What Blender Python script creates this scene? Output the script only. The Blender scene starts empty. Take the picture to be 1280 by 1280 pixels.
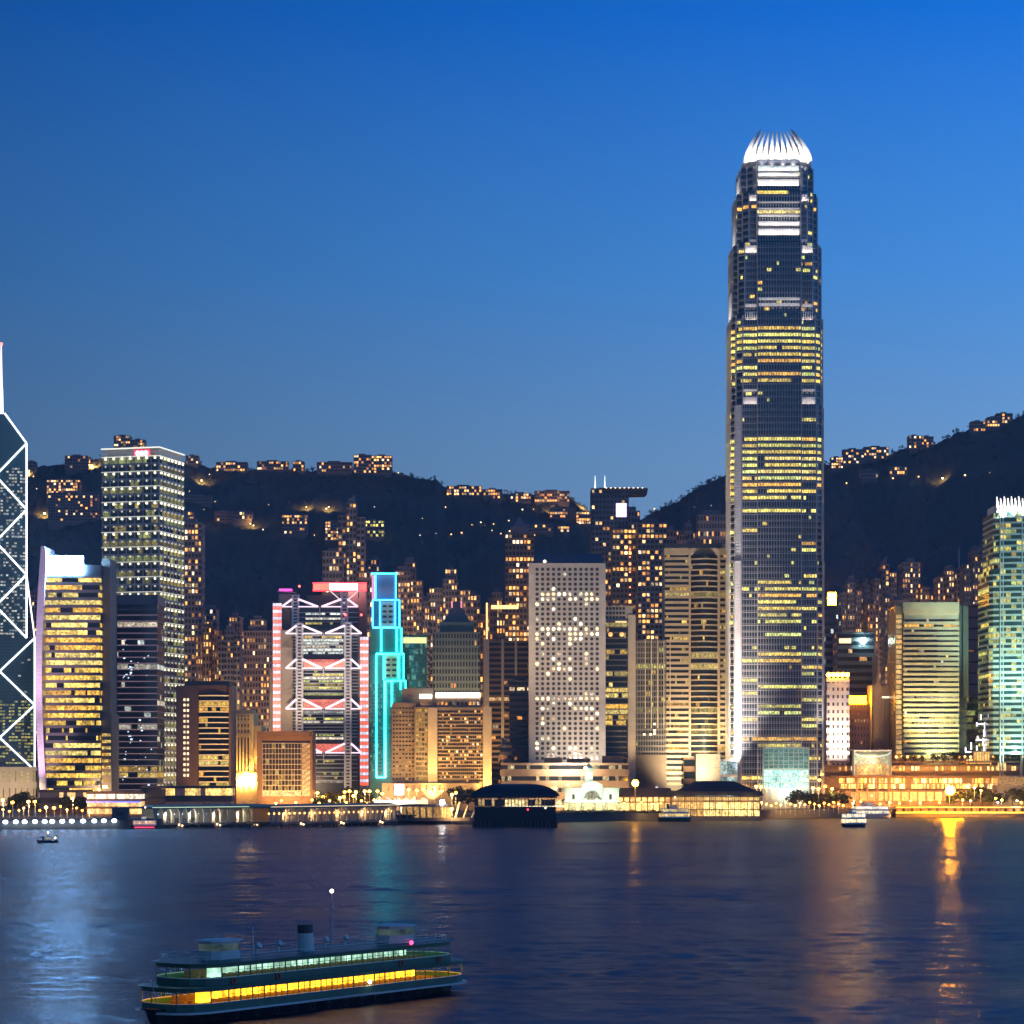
import bpy, math, random
import numpy as np
from mathutils import Vector, noise
S = bpy.context.scene
COL = S.collection
R = random.Random(7)
# ---------------------------------------------------------------- camera, sky, sun, exposure
F, CAM_H, HOR = 3000.0, 30.0, 962.0          # focal length in photo pixels, camera height, horizon row
cam = bpy.data.cameras.new('camera'); co = bpy.data.objects.new('camera', cam); COL.objects.link(co)
co.location = (0, 0, CAM_H); co.rotation_euler = (math.pi/2, 0, 0)
cam.sensor_width = 36; cam.lens = 36*F/1280; cam.shift_y = (HOR-640)/1280
cam.clip_start = 1; cam.clip_end = 30000
S.camera = co
SUN_EL, SUN_ROT = math.radians(-4.5), math.radians(115)
W = bpy.data.worlds.new('World'); S.world = W; W.use_nodes = True
nt = W.node_tree; nt.nodes.clear()
def N(t, **k):
    n = nt.nodes.new(t)
    for a, b in k.items(): setattr(n, a, b)
    return n
def L(a, b): nt.links.new(a, b)
out = N('ShaderNodeOutputWorld')
sky = N('ShaderNodeTexSky', sky_type='NISHITA', sun_disc=False, sun_elevation=SUN_EL, sun_rotation=SUN_ROT, ozone_density=3.0)
bg1 = N('ShaderNodeBackground'); bg1.inputs[1].default_value = 0.05; L(sky.outputs[0], bg1.inputs[0])
tc = N('ShaderNodeTexCoord'); sx = N('ShaderNodeSeparateXYZ'); L(tc.outputs['Generated'], sx.inputs[0])
rp = N('ShaderNodeValToRGB'); L(sx.outputs[2], rp.inputs[0])      # colour of the dusk sky by elevation
el = rp.color_ramp.elements
stops = [(0.0, (.205, .310, .490)), (.06, (.180, .305, .505)), (.13, (.130, .285, .530)), (.20, (.050, .235, .620)),
         (.30, (.0005, .126, .565)), (.42, (.001, .078, .38)), (1.0, (.003, .045, .19))]
while len(el) < len(stops): el.new(.5)
for e, (p, c) in zip(el, stops): e.position = p; e.color = (*c, 1)
mx = N('ShaderNodeMath', operation='MULTIPLY_ADD'); L(sx.outputs[0], mx.inputs[0]); mx.inputs[1].default_value = 1.85; mx.inputs[2].default_value = 1.03
cl = N('ShaderNodeClamp'); L(mx.outputs[0], cl.inputs[0]); cl.inputs[1].default_value = .5; cl.inputs[2].default_value = 1.7
vm = N('ShaderNodeVectorMath', operation='SCALE'); L(rp.outputs[0], vm.inputs[0]); L(cl.outputs[0], vm.inputs['Scale'])
bg2 = N('ShaderNodeBackground'); bg2.inputs[1].default_value = 1.0; L(vm.outputs[0], bg2.inputs[0])
ad = N('ShaderNodeAddShader'); L(bg1.outputs[0], ad.inputs[0]); L(bg2.outputs[0], ad.inputs[1]); L(ad.outputs[0], out.inputs[0])
sun = bpy.data.lights.new('sun', 'SUN'); sun.energy = 0.02; sun.angle = math.radians(20); sun.color = (1, .8, .6)
so = bpy.data.objects.new('sun', sun); COL.objects.link(so); so.rotation_euler = (math.radians(86), 0, math.radians(65))
S.view_settings.view_transform = 'Standard'; S.view_settings.look = 'None'; S.view_settings.exposure = 0; S.view_settings.gamma = 1
cy = S.cycles
cy.max_bounces = 5; cy.diffuse_bounces = 2; cy.glossy_bounces = 3; cy.transmission_bounces = 2; cy.volume_bounces = 0
cy.sample_clamp_indirect = 3.0; cy.use_denoising = True; cy.caustics_reflective = False; cy.caustics_refractive = False
cy.volume_step_rate = 4
# ---------------------------------------------------------------- helpers
HAZE = 0.6e-4
G = 4.5                                                # level of the reclaimed land
def X(px, D): return (px-640)/F*D
def Z(py, D): return CAM_H+(HOR-py)/F*D
def mat(name, col, rough=.7, metal=0., spec=.5, var=.25, scale=.15, bump=0):
    m = bpy.data.materials.new(name); m.use_nodes = True; t = m.node_tree; b = t.nodes['Principled BSDF']
    b.inputs['Roughness'].default_value = rough; b.inputs['Metallic'].default_value = metal
    b.inputs['Specular IOR Level'].default_value = spec
    if var:
        tc = t.nodes.new('ShaderNodeTexCoord'); no = t.nodes.new('ShaderNodeTexNoise'); no.inputs['Scale'].default_value = scale
        no.inputs['Detail'].default_value = 5; t.links.new(tc.outputs['Object'], no.inputs['Vector'])
        cr = t.nodes.new('ShaderNodeMix'); cr.data_type = 'RGBA'
        cr.inputs['A'].default_value = (*[c*(1-var) for c in col], 1); cr.inputs['B'].default_value = (*[min(1, c*(1+var)) for c in col], 1)
        t.links.new(no.outputs['Fac'], cr.inputs['Factor']); t.links.new(cr.outputs['Result'], b.inputs['Base Color'])
    else: b.inputs['Base Color'].default_value = (*col, 1)
    return m
def glowmat(name, col, rough, clutter=True, sample=False, spec=.5):
    """Window glass or lamp cover: what shines is the per-face 'glow' (a lit room or a lamp behind it)."""
    m = bpy.data.materials.new(name); m.use_nodes = True; t = m.node_tree; b = t.nodes['Principled BSDF']
    b.inputs['Base Color'].default_value = (*col, 1); b.inputs['Roughness'].default_value = rough; b.inputs['Specular IOR Level'].default_value = spec
    at = t.nodes.new('ShaderNodeAttribute'); at.attribute_name = 'glow'
    last = at.outputs['Color']
    if clutter:                                        # furniture, blinds and ceiling lights behind the glass
        tc = t.nodes.new('ShaderNodeTexCoord'); no = t.nodes.new('ShaderNodeTexNoise'); no.inputs['Scale'].default_value = .8; no.inputs['Detail'].default_value = 4
        t.links.new(tc.outputs['Object'], no.inputs['Vector'])
        mr = t.nodes.new('ShaderNodeMapRange'); mr.inputs[1].default_value = .3; mr.inputs[2].default_value = .7; mr.inputs[3].default_value = .2; mr.inputs[4].default_value = 1.9
        t.links.new(no.outputs['Fac'], mr.inputs[0])
        v = t.nodes.new('ShaderNodeVectorMath'); v.operation = 'SCALE'; t.links.new(last, v.inputs[0]); t.links.new(mr.outputs[0], v.inputs['Scale']); last = v.outputs[0]
    t.links.new(last, b.inputs['Emission Color']); b.inputs['Emission Strength'].default_value = 1
    try: m.cycles.emission_sampling = 'AUTO' if sample else 'NONE'
    except Exception: pass
    return m
class MB:
    def __init__(s): s.v = []; s.f = []; s.m = []; s.g = []
    def face(s, pts, g=None, m=0):
        i = len(s.v); s.v += [tuple(p) for p in pts]; s.f.append(tuple(range(i, i+len(pts)))); s.m.append(m); s.g.append(g or (0, 0, 0))
    def box(s, x0, x1, y0, y1, z0, z1, g=None, m=0):
        i = len(s.v)
        s.v += [(x0, y0, z0), (x1, y0, z0), (x1, y1, z0), (x0, y1, z0), (x0, y0, z1), (x1, y0, z1), (x1, y1, z1), (x0, y1, z1)]
        for q in ((0, 1, 5, 4), (1, 2, 6, 5), (2, 3, 7, 6), (3, 0, 4, 7), (4, 5, 6, 7), (3, 2, 1, 0)):
            s.f.append(tuple(i+a for a in q)); s.m.append(m); s.g.append(g or (0, 0, 0))
    def prism(s, poly, z0, z1, top=None, g=None, m=0, cap=True):
        top = top or poly; n = len(poly); i = len(s.v)
        s.v += [(x, y, z0) for x, y in poly]+[(x, y, z1) for x, y in top]
        for k in range(n):
            j = (k+1) % n; s.f.append((i+k, i+j, i+n+j, i+n+k)); s.m.append(m); s.g.append(g or (0, 0, 0))
        if cap:
            s.f.append(tuple(range(i+n, i+2*n))); s.m.append(m); s.g.append(g or (0, 0, 0))
            s.f.append(tuple(range(i+n-1, i-1, -1))); s.m.append(m); s.g.append(g or (0, 0, 0))
    def bar(s, p, q, r, r2=None, n=4, g=None, m=0):
        p, q = Vector(p), Vector(q); d = (q-p); r2 = r if r2 is None else r2
        if d.length < 1e-6: return
        d.normalize(); u = d.orthogonal() if abs(d.z) > .99 else d.cross(Vector((0, 0, 1))); u.normalize(); w = d.cross(u)
        i = len(s.v)
        for c, rr in ((p, r), (q, r2)):
            for k in range(n):
                a = 2*math.pi*(k+.5)/n; s.v.append(tuple(c+(u*math.cos(a)+w*math.sin(a))*rr))
        for k in range(n):
            j = (k+1) % n; s.f.append((i+k, i+j, i+n+j, i+n+k)); s.m.append(m); s.g.append(g or (0, 0, 0))
        s.f.append(tuple(i+k for k in range(n-1, -1, -1))); s.m.append(m); s.g.append(g or (0, 0, 0))
        s.f.append(tuple(i+n+k for k in range(n))); s.m.append(m); s.g.append(g or (0, 0, 0))
    def ball(s, c, r, n=8, h=5, g=None, m=0, sz=1):
        i = len(s.v); s.v.append((c[0], c[1], c[2]+r*sz))
        for a in range(1, h):
            t = math.pi*a/h
            for k in range(n):
                p = 2*math.pi*k/n; s.v.append((c[0]+r*math.sin(t)*math.cos(p), c[1]+r*math.sin(t)*math.sin(p), c[2]+r*math.cos(t)*sz))
        s.v.append((c[0], c[1], c[2]-r*sz)); last = len(s.v)-1
        for k in range(n):
            j = (k+1) % n; s.f.append((i, i+1+k, i+1+j)); s.f.append((last, last-n+j, last-n+k))
            for a in range(h-2): s.f.append((i+1+a*n+k, i+1+a*n+n+k, i+1+a*n+n+j, i+1+a*n+j))
        c = len(s.f)-len(s.m); s.m += [m]*c; s.g += [g or (0, 0, 0)]*c
    def build(s, name, mats, parent=None, loc=None, label=None, kind=None):
        me = bpy.data.meshes.new(name); me.from_pydata(s.v, [], s.f)
        if not isinstance(mats, (list, tuple)): mats = [mats]
        for m in mats: me.materials.append(m)
        if len(mats) > 1: me.polygons.foreach_set('material_index', s.m)
        if any(any(g) for g in s.g):
            a = me.attributes.new('glow', 'FLOAT_COLOR', 'FACE'); b = np.ones((len(s.f), 4), 'f'); b[:, :3] = s.g; a.data.foreach_set('color', b.ravel())
        me.update()
        o = bpy.data.objects.new(name, me); COL.objects.link(o)
        if parent: o.parent = parent
        if loc: o.location = loc
        if label: o['label'] = label
        if kind: o['kind'] = kind
        return o
def thing(name, label, cat, loc=(0, 0, 0), rz=0, group=None):
    o = bpy.data.objects.new(name, None); COL.objects.link(o); o.location = loc; o.rotation_euler = (0, 0, rz); o.empty_display_size = 5
    o['label'] = label; o['category'] = cat
    if group: o['group'] = group
    return o
def tag(o, label, cat, group=None):
    o['label'] = label; o['category'] = cat
    if group: o['group'] = group
    return o
def copy_thing(root, loc, rz=None, label=None, sc=None):
    r = root.copy(); COL.objects.link(r); r.location = loc
    if rz is not None: r.rotation_euler = (0, 0, rz)
    if sc: r.scale = (sc, sc, sc)
    if label: r['label'] = label
    for ch in list(root.children):
        c = ch.copy(); COL.objects.link(c); c.parent = r
        for g in list(ch.children):
            d = g.copy(); COL.objects.link(d); d.parent = c
    return r
def flood(loc, target, power, col=(1, .75, .4), angle=60, size=3., blend=.8, name='floodlight'):
    l = bpy.data.lights.new(name, 'SPOT'); l.energy = power; l.color = col; l.spot_size = math.radians(angle); l.spot_blend = blend; l.shadow_soft_size = size
    o = bpy.data.objects.new(name, l); COL.objects.link(o); o.location = loc
    o.rotation_euler = (Vector(target)-Vector(loc)).to_track_quat('-Z', 'Y').to_euler(); return o
def point(loc, power, col=(1, .6, .22), size=2., name='lamp_light'):
    return flood(loc, (loc[0], loc[1]+1, loc[2]-.35), power, col, 155, size, .6, name)   # wide spot aimed inland and down, its source unseen from the camera
# materials
GLASS = glowmat('dark_window_glass', (.012, .018, .026), .12)
GLASSB = glowmat('blue_window_glass', (.02, .04, .06), .10, spec=.9)
GLASST = glowmat('teal_window_glass', (.02, .06, .06), .12, spec=.8)
LAMP = glowmat('lamp_cover', (.5, .5, .5), .4, clutter=False)
BEACON = glowmat('bright_lamp_cover', (.5, .5, .5), .4, clutter=False, sample=True)
ROOM = glowmat('lit_room', (.3, .25, .2), .6)
CONC = mat('grey_concrete', (.30, .28, .26)); CONCD = mat('dark_concrete', (.13, .12, .12)); TAN = mat('tan_stone', (.38, .29, .19))
BROWN = mat('brown_render', (.22, .13, .085)); PALE = mat('pale_stone', (.48, .42, .33)); WHITE = mat('white_cladding', (.72, .70, .68), .5)
ALU = mat('aluminium', (.62, .61, .62), .45, .3); DARK = mat('dark_metal', (.035, .035, .04), .5); STEEL = mat('grey_steel', (.45, .45, .48), .45, .4)
TEAL = mat('teal_cladding', (.05, .14, .13), .3); ROOFM = mat('dark_roof', (.045, .045, .05), .8); GREYR = mat('grey_residential', (.20, .17, .17))
PINKR = mat('pinkish_residential', (.25, .17, .15)); SLATE = mat('slate_grey', (.10, .11, .13), .5); GREENR = mat('green_copper', (.10, .16, .14), .6)
HULLB = mat('dark_hull', (.012, .014, .02), .4); HULLG = mat('green_hull', (.02, .09, .055), .4); REDP = mat('red_paint', (.45, .03, .03), .5)
LEAF = mat('leaves', (.035, .05, .018), .8, var=.5, scale=.4); BARK = mat('bark', (.08, .06, .045), .9)
ASPH = mat('asphalt', (.05, .05, .052), .9, scale=.05); WOOD = mat('timber', (.14, .09, .05), .8)
# palettes of lit rooms (linear light)
YEL = [(1., .60, .09), (1., .68, .15), (.95, .72, .20), (1., .52, .07)]
GRN = [(.85, .80, .17), (.92, .76, .16), (.72, .78, .22), (1., .72, .12)]
ORG = [(1., .40, .08), (1., .48, .13), (1., .58, .22), (1., .36, .07), (1., .70, .40)]
WHT = [(1., .92, .72), (.9, 1., .9), (1., .85, .6)]
def mul(c, k): return (c[0]*k, c[1]*k, c[2]*k)
def office(p=.35, pal=YEL, lo=.25, hi=1.1, stray=.06, fill=.86):
    def f(k, n, side, m):
        on = R.random() < p; o = []; base = R.choice(pal); lv = R.uniform(lo, hi)
        while len(o) < m:
            r = R.randint(1, max(2, m//4)); lit = R.random() < (fill if on else stray)
            c = mul(base if on else R.choice(pal), lv*R.uniform(.6, 1.2)) if lit else None
            if not on and lit: r = R.randint(1, 2)
            o += [mul(c, R.uniform(.75, 1.2)) if c else (.0, .0, .0) for _ in range(r)]
        return o[:m]
    return f
def resid(p=.3, pal=ORG, lo=.7, hi=3.):
    def f(k, n, side, m):
        q = p*R.uniform(.2, 1.7); return [mul(R.choice(pal), lo*.5+(hi-lo*.5)*R.random()**1.8) if R.random() < q else (0, 0, 0) for _ in range(m)]
    return f
def facade(root, w, d, z0, z1, floors, nseg, wall, lit, sp=.45, inset=.5, pierw=0, npier=None, nside=None, glass=None, cx=0, cy=0, parapet=1.2,
           strip='window_strip', wname='wall', faces='FLR', endpier=0):
    glass = glass or GLASS; fh = (z1-z0)/floors; hw, hd = w/2, d/2; nside = nside or max(2, int(nseg*d/w)); q = MB(); I = inset
    q.box(cx-hw+I+.15, cx+hw-I-.15, cy-hd+I+.15, cy+hd-I-.15, z0, z1-.1)
    for k in range(floors): q.box(cx-hw, cx+hw, cy-hd, cy+hd, z0+k*fh, z0+k*fh+sp*fh)
    q.box(cx-hw-.05, cx+hw+.05, cy-hd-.05, cy+hd+.05, z1-.25, z1+parapet)
    if pierw:
        npier = npier or nseg; e = .04
        for i in range(npier+1):
            x = cx-hw+w*i/npier; a, b = max(x-pierw/2, cx-hw+e), min(x+pierw/2, cx+hw-e)
            if b > a: q.box(a, b, cy-hd+e, cy-hd+I+.3, z0+.02, z1-.27)
        ns = max(1, round(npier*d/w))
        for i in range(ns+1):
            y = cy-hd+d*i/ns; a, b = max(y-pierw/2, cy-hd+e), min(y+pierw/2, cy+hd-e)
            if b > a:
                q.box(cx+hw-I-.3, cx+hw-e, a, b, z0+.02, z1-.27); q.box(cx-hw+e, cx-hw+I+.3, a, b, z0+.02, z1-.27)
    if endpier:
        for a, b in ((cx-hw-.06, cx-hw+endpier), (cx+hw-endpier, cx+hw+.06)): q.box(a, b, cy-hd-.06, cy+hd+.06, z0+.03, z1+parapet-.1)
    q.build(wname, wall, root)
    for k in range(floors):
        a, b = z0+k*fh+sp*fh-.02, z0+(k+1)*fh+.02; s = MB(); J = I
        g = lit(k, floors, 'F', nseg); x0, x1, y0, y1 = cx-hw+J, cx+hw-J, cy-hd+J, cy+hd-J; t = (x1-x0)/nseg
        for i in range(nseg): s.face([(x0+i*t, y0, a), (x0+i*t+t, y0, a), (x0+i*t+t, y0, b), (x0+i*t, y0, b)], g[i])
        t = (y1-y0)/nside
        for ch, xx in (('R', x1), ('L', x0)):
            if ch in faces:
                g = lit(k, floors, ch, nside)
                for i in range(nside): s.face([(xx, y0+i*t, a), (xx, y0+i*t+t, a), (xx, y0+i*t+t, b), (xx, y0+i*t, b)], g[i])
        s.build(strip, glass, root)
def tower(name, label, px0, px1, pt, D, floors, nseg, wall, lit, depth=30, cat='tower', group=None, z0=G, pent=True, rz=0, **kw):
    w = (px1-px0)/F*D; h = Z(pt, D)-z0
    root = thing(name, label, cat, (X((px0+px1)/2, D), D+depth/2, z0), rz, group)
    facade(root, w, depth, 0, h, floors, nseg, wall, lit, **kw)
    if pent:
        q = MB(); q.box(-w*R.uniform(.22, .34), w*R.uniform(.1, .3), -depth*.25, depth*.3, h+1.15, h+1.15+R.uniform(2.5, 5)); q.build('plant_room', wall, root)
    root['w'] = w; root['h'] = h
    return root
# ---------------------------------------------------------------- water, land, hills
WAVE = .024
wm = bpy.data.materials.new('harbour_water'); wm.use_nodes = True; t = wm.node_tree; b = t.nodes['Principled BSDF']
b.inputs['Base Color'].default_value = (.006, .018, .062, 1); b.inputs['Roughness'].default_value = .16; b.inputs['IOR'].default_value = 1.17
b.inputs['Specular IOR Level'].default_value = .5
tcw = t.nodes.new('ShaderNodeTexCoord')
def wnoise(sx_, sy_, det, rough=.5, dist=0):
    mp = t.nodes.new('ShaderNodeMapping'); mp.inputs['Scale'].default_value = (sx_, sy_, 1); t.links.new(tcw.outputs['Object'], mp.inputs[0])
    n = t.nodes.new('ShaderNodeTexNoise'); n.inputs['Scale'].default_value = 1; n.inputs['Detail'].default_value = det; n.inputs['Roughness'].default_value = rough
    n.inputs['Distortion'].default_value = dist; t.links.new(mp.outputs[0], n.inputs['Vector']); return n
n1 = wnoise(.14, .36, 6, .7); n2 = wnoise(.012, .03, 3)
bu = t.nodes.new('ShaderNodeBump'); bu.inputs['Strength'].default_value = 1; bu.inputs['Distance'].default_value = 1.1
t.links.new(n1.outputs['Fac'], bu.inputs['Height'])
bu2 = t.nodes.new('ShaderNodeBump'); bu2.inputs['Strength'].default_value = 1; bu2.inputs['Distance'].default_value = .5
t.links.new(n2.outputs['Fac'], bu2.inputs['Height']); t.links.new(bu.outputs[0], bu2.inputs['Normal']); t.links.new(bu2.outputs[0], b.inputs['Normal'])
mr = t.nodes.new('ShaderNodeMapRange'); mr.inputs[1].default_value = .35; mr.inputs[2].default_value = .65; mr.inputs[3].default_value = .17; mr.inputs[4].default_value = .26
n3 = wnoise(.004, .016, 3, .6, .4); t.links.new(n3.outputs['Fac'], mr.inputs[0]); t.links.new(mr.outputs[0], b.inputs['Roughness'])
gl = t.nodes.new('ShaderNodeBsdfGlossy'); gl.inputs['Color'].default_value = (.24, .25, .265, 1); gl.distribution = 'GGX'
df = t.nodes.new('ShaderNodeBsdfDiffuse'); df.inputs['Color'].default_value = (.002, .007, .016, 1); ash = t.nodes.new('ShaderNodeAddShader')
t.links.new(bu2.outputs[0], gl.inputs['Normal']); t.links.new(mr.outputs[0], gl.inputs['Roughness']); t.links.new(gl.outputs[0], ash.inputs[0]); t.links.new(df.outputs[0], ash.inputs[1])
t.links.new(ash.outputs[0], t.nodes['Material Output'].inputs['Surface']); t.nodes.remove(b)     # wind-roughened sea: about a third of the light mirrored, deep blue body
def sheet(name, V, nx_, ny_, m_):
    idx = np.arange(nx_*ny_).reshape(ny_, nx_); f_ = np.stack([idx[:-1, :-1], idx[:-1, 1:], idx[1:, 1:], idx[1:, :-1]], -1).reshape(-1, 4)
    me = bpy.data.meshes.new(name); me.from_pydata(V.tolist(), [], f_.tolist()); me.polygons.foreach_set('use_smooth', [True]*len(f_)); me.materials.append(m_)
    o = bpy.data.objects.new(name, me); COL.objects.link(o); o['kind'] = 'structure'; return o
rw = np.random.RandomState(5); ys = 225*1.0027**np.arange(int(math.log(1250/225)/math.log(1.0027))); pa = np.arange(-190, 1470, 4.2)
YY, PP = np.meshgrid(ys, pa, indexing='ij'); XX = (PP-640)/F*YY; ZZ = np.zeros_like(XX); gust = np.zeros_like(XX)
for _ in range(10):                                    # patches of stronger and weaker wind
    lx, ly = rw.uniform(120, 500), rw.uniform(50, 200); gust += np.sin(XX*2*math.pi/lx*rw.choice([-1, 1])+YY*2*math.pi/ly+rw.uniform(0, 6.28))
gust = np.clip(1+.16*gust, .45, 1.3)
for _ in range(44):
    lam = 2.*10**rw.uniform(0, 1.0); th = rw.normal(0, .55)+.15; k = 2*math.pi/lam; kx, ky = k*math.sin(th), k*math.cos(th)
    damp = np.clip((lam/(YY*.0027)-2.2)/2, 0, 1); ZZ += WAVE/k*(2.6/lam)**.55*damp*np.sin(kx*XX+ky*YY+rw.uniform(0, 6.28)+1.5*np.sin(XX/lam/7+rw.uniform(0, 6)))
edge_ = np.clip((PP+190)/60, 0, 1)*np.clip((1470-PP)/60, 0, 1)*np.clip((YY-225)/20, 0, 1)*np.clip((1250-YY)/40, 0, 1)
sheet('harbour_water', np.stack([XX, YY, ZZ*gust*edge_], -1).reshape(-1, 3), len(pa), len(ys), wm)
m = MB(); m.face([(-2500, -300, -.6), (2500, -300, -.6), (2500, 2200, -.6), (-2500, 2200, -.6)]); m.build('deep_water', wm, kind='structure')
SHORE = [(-400, 1040), (0, 1037), (160, 1036), (330, 1030.5), (580, 1028), (700, 1026), (830, 1024), (960, 1022), (1060, 1021), (1280, 1017.5), (1700, 1013)]
def shoreD(px):
    for (a, ya), (b_, yb) in zip(SHORE, SHORE[1:]):
        if a <= px <= b_: y = ya+(yb-ya)*(px-a)/(b_-a); return CAM_H*F/(y-HOR)
    return 1300
sp_ = [(X(px, shoreD(px)), shoreD(px)) for px, _ in SHORE]
m = MB(); far = [(X(1700, 5500), 5500), (X(-400, 5500), 5500)]
m.face([(x, y+2, G) for x, y in sp_]+[(x, y, G) for x, y in far]); m.build('ground', ASPH, kind='structure')
m = MB()
for (xa, ya), (xb, yb) in zip(sp_, sp_[1:]):
    m.prism([(xa, ya), (xb, yb), (xb, yb+2.2), (xa, ya+2.2)], -3, G+.15)
    m.prism([(xa, ya-.4), (xb, yb-.4), (xb, yb), (xa, ya)], G-.6, G+.02)
sw = m.build('seawall', mat('seawall_stone', (.09, .09, .09), .8)); tag(sw, 'long dark stone seawall between the harbour water and the city', 'wall')
m = MB()
for (xa, ya), (xb, yb) in zip(sp_, sp_[1:]):
    n = int(math.hypot(xb-xa, yb-ya)/4)
    for i in range(n):
        u = i/n; m.bar((xa+(xb-xa)*u, ya+1+(yb-ya)*u, G+.15), (xa+(xb-xa)*u, ya+1+(yb-ya)*u, G+1.3), .06)
    for zz in (G+.7, G+1.25): m.bar((xa, ya+1, zz), (xb, yb+1, zz), .05)
m.build('railing', DARK, sw)
RIDGE = [(-400, 560), (-100, 576), (0, 583), (60, 579), (110, 571), (150, 562), (235, 573), (262, 581), (310, 586), (440, 588), (490, 592), (520, 597), (545, 601), (556, 610), (600, 613), (640, 617), (700, 619), (722, 628),
         (745, 645), (800, 652), (822, 640), (836, 634), (852, 625), (875, 609), (905, 596), (960, 588), (1030, 575), (1100, 568), (1135, 558), (1170, 551), (1200, 538), (1230, 531), (1280, 516), (1400, 490), (1700, 470)]
rx = np.array([a for a, _ in RIDGE], float); ry = np.array([b_ for _, b_ in RIDGE], float)
DR, DF = 3300., 2000.
def hill_z(px, D):
    zr = CAM_H+(HOR-np.interp(px, rx, ry))/F*DR; t_ = min(1., max(0., (D-DF)/(DR-DF)))
    s_ = t_**1.25*(1-.12*math.sin(t_*math.pi)); z = G-3+(zr-G+3)*s_
    if D > DR: z = zr-(D-DR)*.22
    a = min(1, t_*3)*(1 if t_ < .9 else max(.25, (1-t_)*10)); x = X(px, D)
    z += a*(34*noise.fractal(Vector((x*.0035, D*.002, 1.3)), .9, 2.1, 3)+5*noise.noise(Vector((x*.02, D*.02, 4))))
    z += min(1, t_*4)*(5.5*abs(noise.noise(Vector((x*.055, D*.03, 2))))+3.0*noise.noise(Vector((x*.16, D*.10, 8))))-1.5
    return z
pxs = np.arange(-330, 1640, 2.2); Ds = np.concatenate([np.arange(DF-60, 3000, 16), np.arange(3000, 3420, 9), np.arange(3420, 4400, 60)])
vs = [(X(p, D), D, hill_z(p, D)) for D in Ds for p in pxs]; n = len(pxs)
fs = [(j*n+i, j*n+i+1, j*n+n+i+1, j*n+n+i) for j in range(len(Ds)-1) for i in range(n-1)]
me = bpy.data.meshes.new('hills'); me.from_pydata(vs, [], fs); me.polygons.foreach_set('use_smooth', [True]*len(fs))
HILLM = mat('wooded_hillside', (.045, .058, .042), .9, var=.6, scale=.02); me.materials.append(HILLM)
ho = bpy.data.objects.new('hills', me); COL.objects.link(ho); ho['kind'] = 'structure'
def hill_at(px, py):
    for D in np.arange(DF, DR+5, 8):
        z = hill_z(px, D)
        if HOR-(z-CAM_H)/D*F <= py: return D, z
    return DR-10, Z(py, DR-10)
wd = MB(); rr = random.Random(3)                       # woods: crowns along the crest and down the slopes
def crown_at(x, y, z, r, n):
    for _ in range(n):
        d = Vector((rr.gauss(0, 1), rr.gauss(0, 1), rr.gauss(0, 1))).normalized()*r*rr.random()**.5; c = Vector((x, y, z+r*.7))+Vector((d.x, d.y, d.z*.85)); a = Vector((rr.gauss(0, 1), rr.gauss(0, 1), rr.gauss(0, 1))).normalized(); b1 = a.orthogonal().normalized()*r*rr.uniform(.22, .42); b2 = a.cross(b1); wd.face([c+b1, c+b2*.8, c-b1, c-b2*.8])
for _ in range(1500):
    px = rr.uniform(-60, 1360); D = DR-rr.uniform(-25, 60); crown_at(X(px, D), D, hill_z(px, D), rr.choice([1.6, 2.2, 3, 4]), 16)
for _ in range(2600):
    px = rr.uniform(-60, 1360); D = DR-60-rr.random()**.8*900; crown_at(X(px, D), D, hill_z(px, D), rr.uniform(2, 4.5), 9)
wd.build('woods', mat('wood_leaves', (.04, .055, .038), .9, var=.5, scale=.05), kind='stuff')
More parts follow.
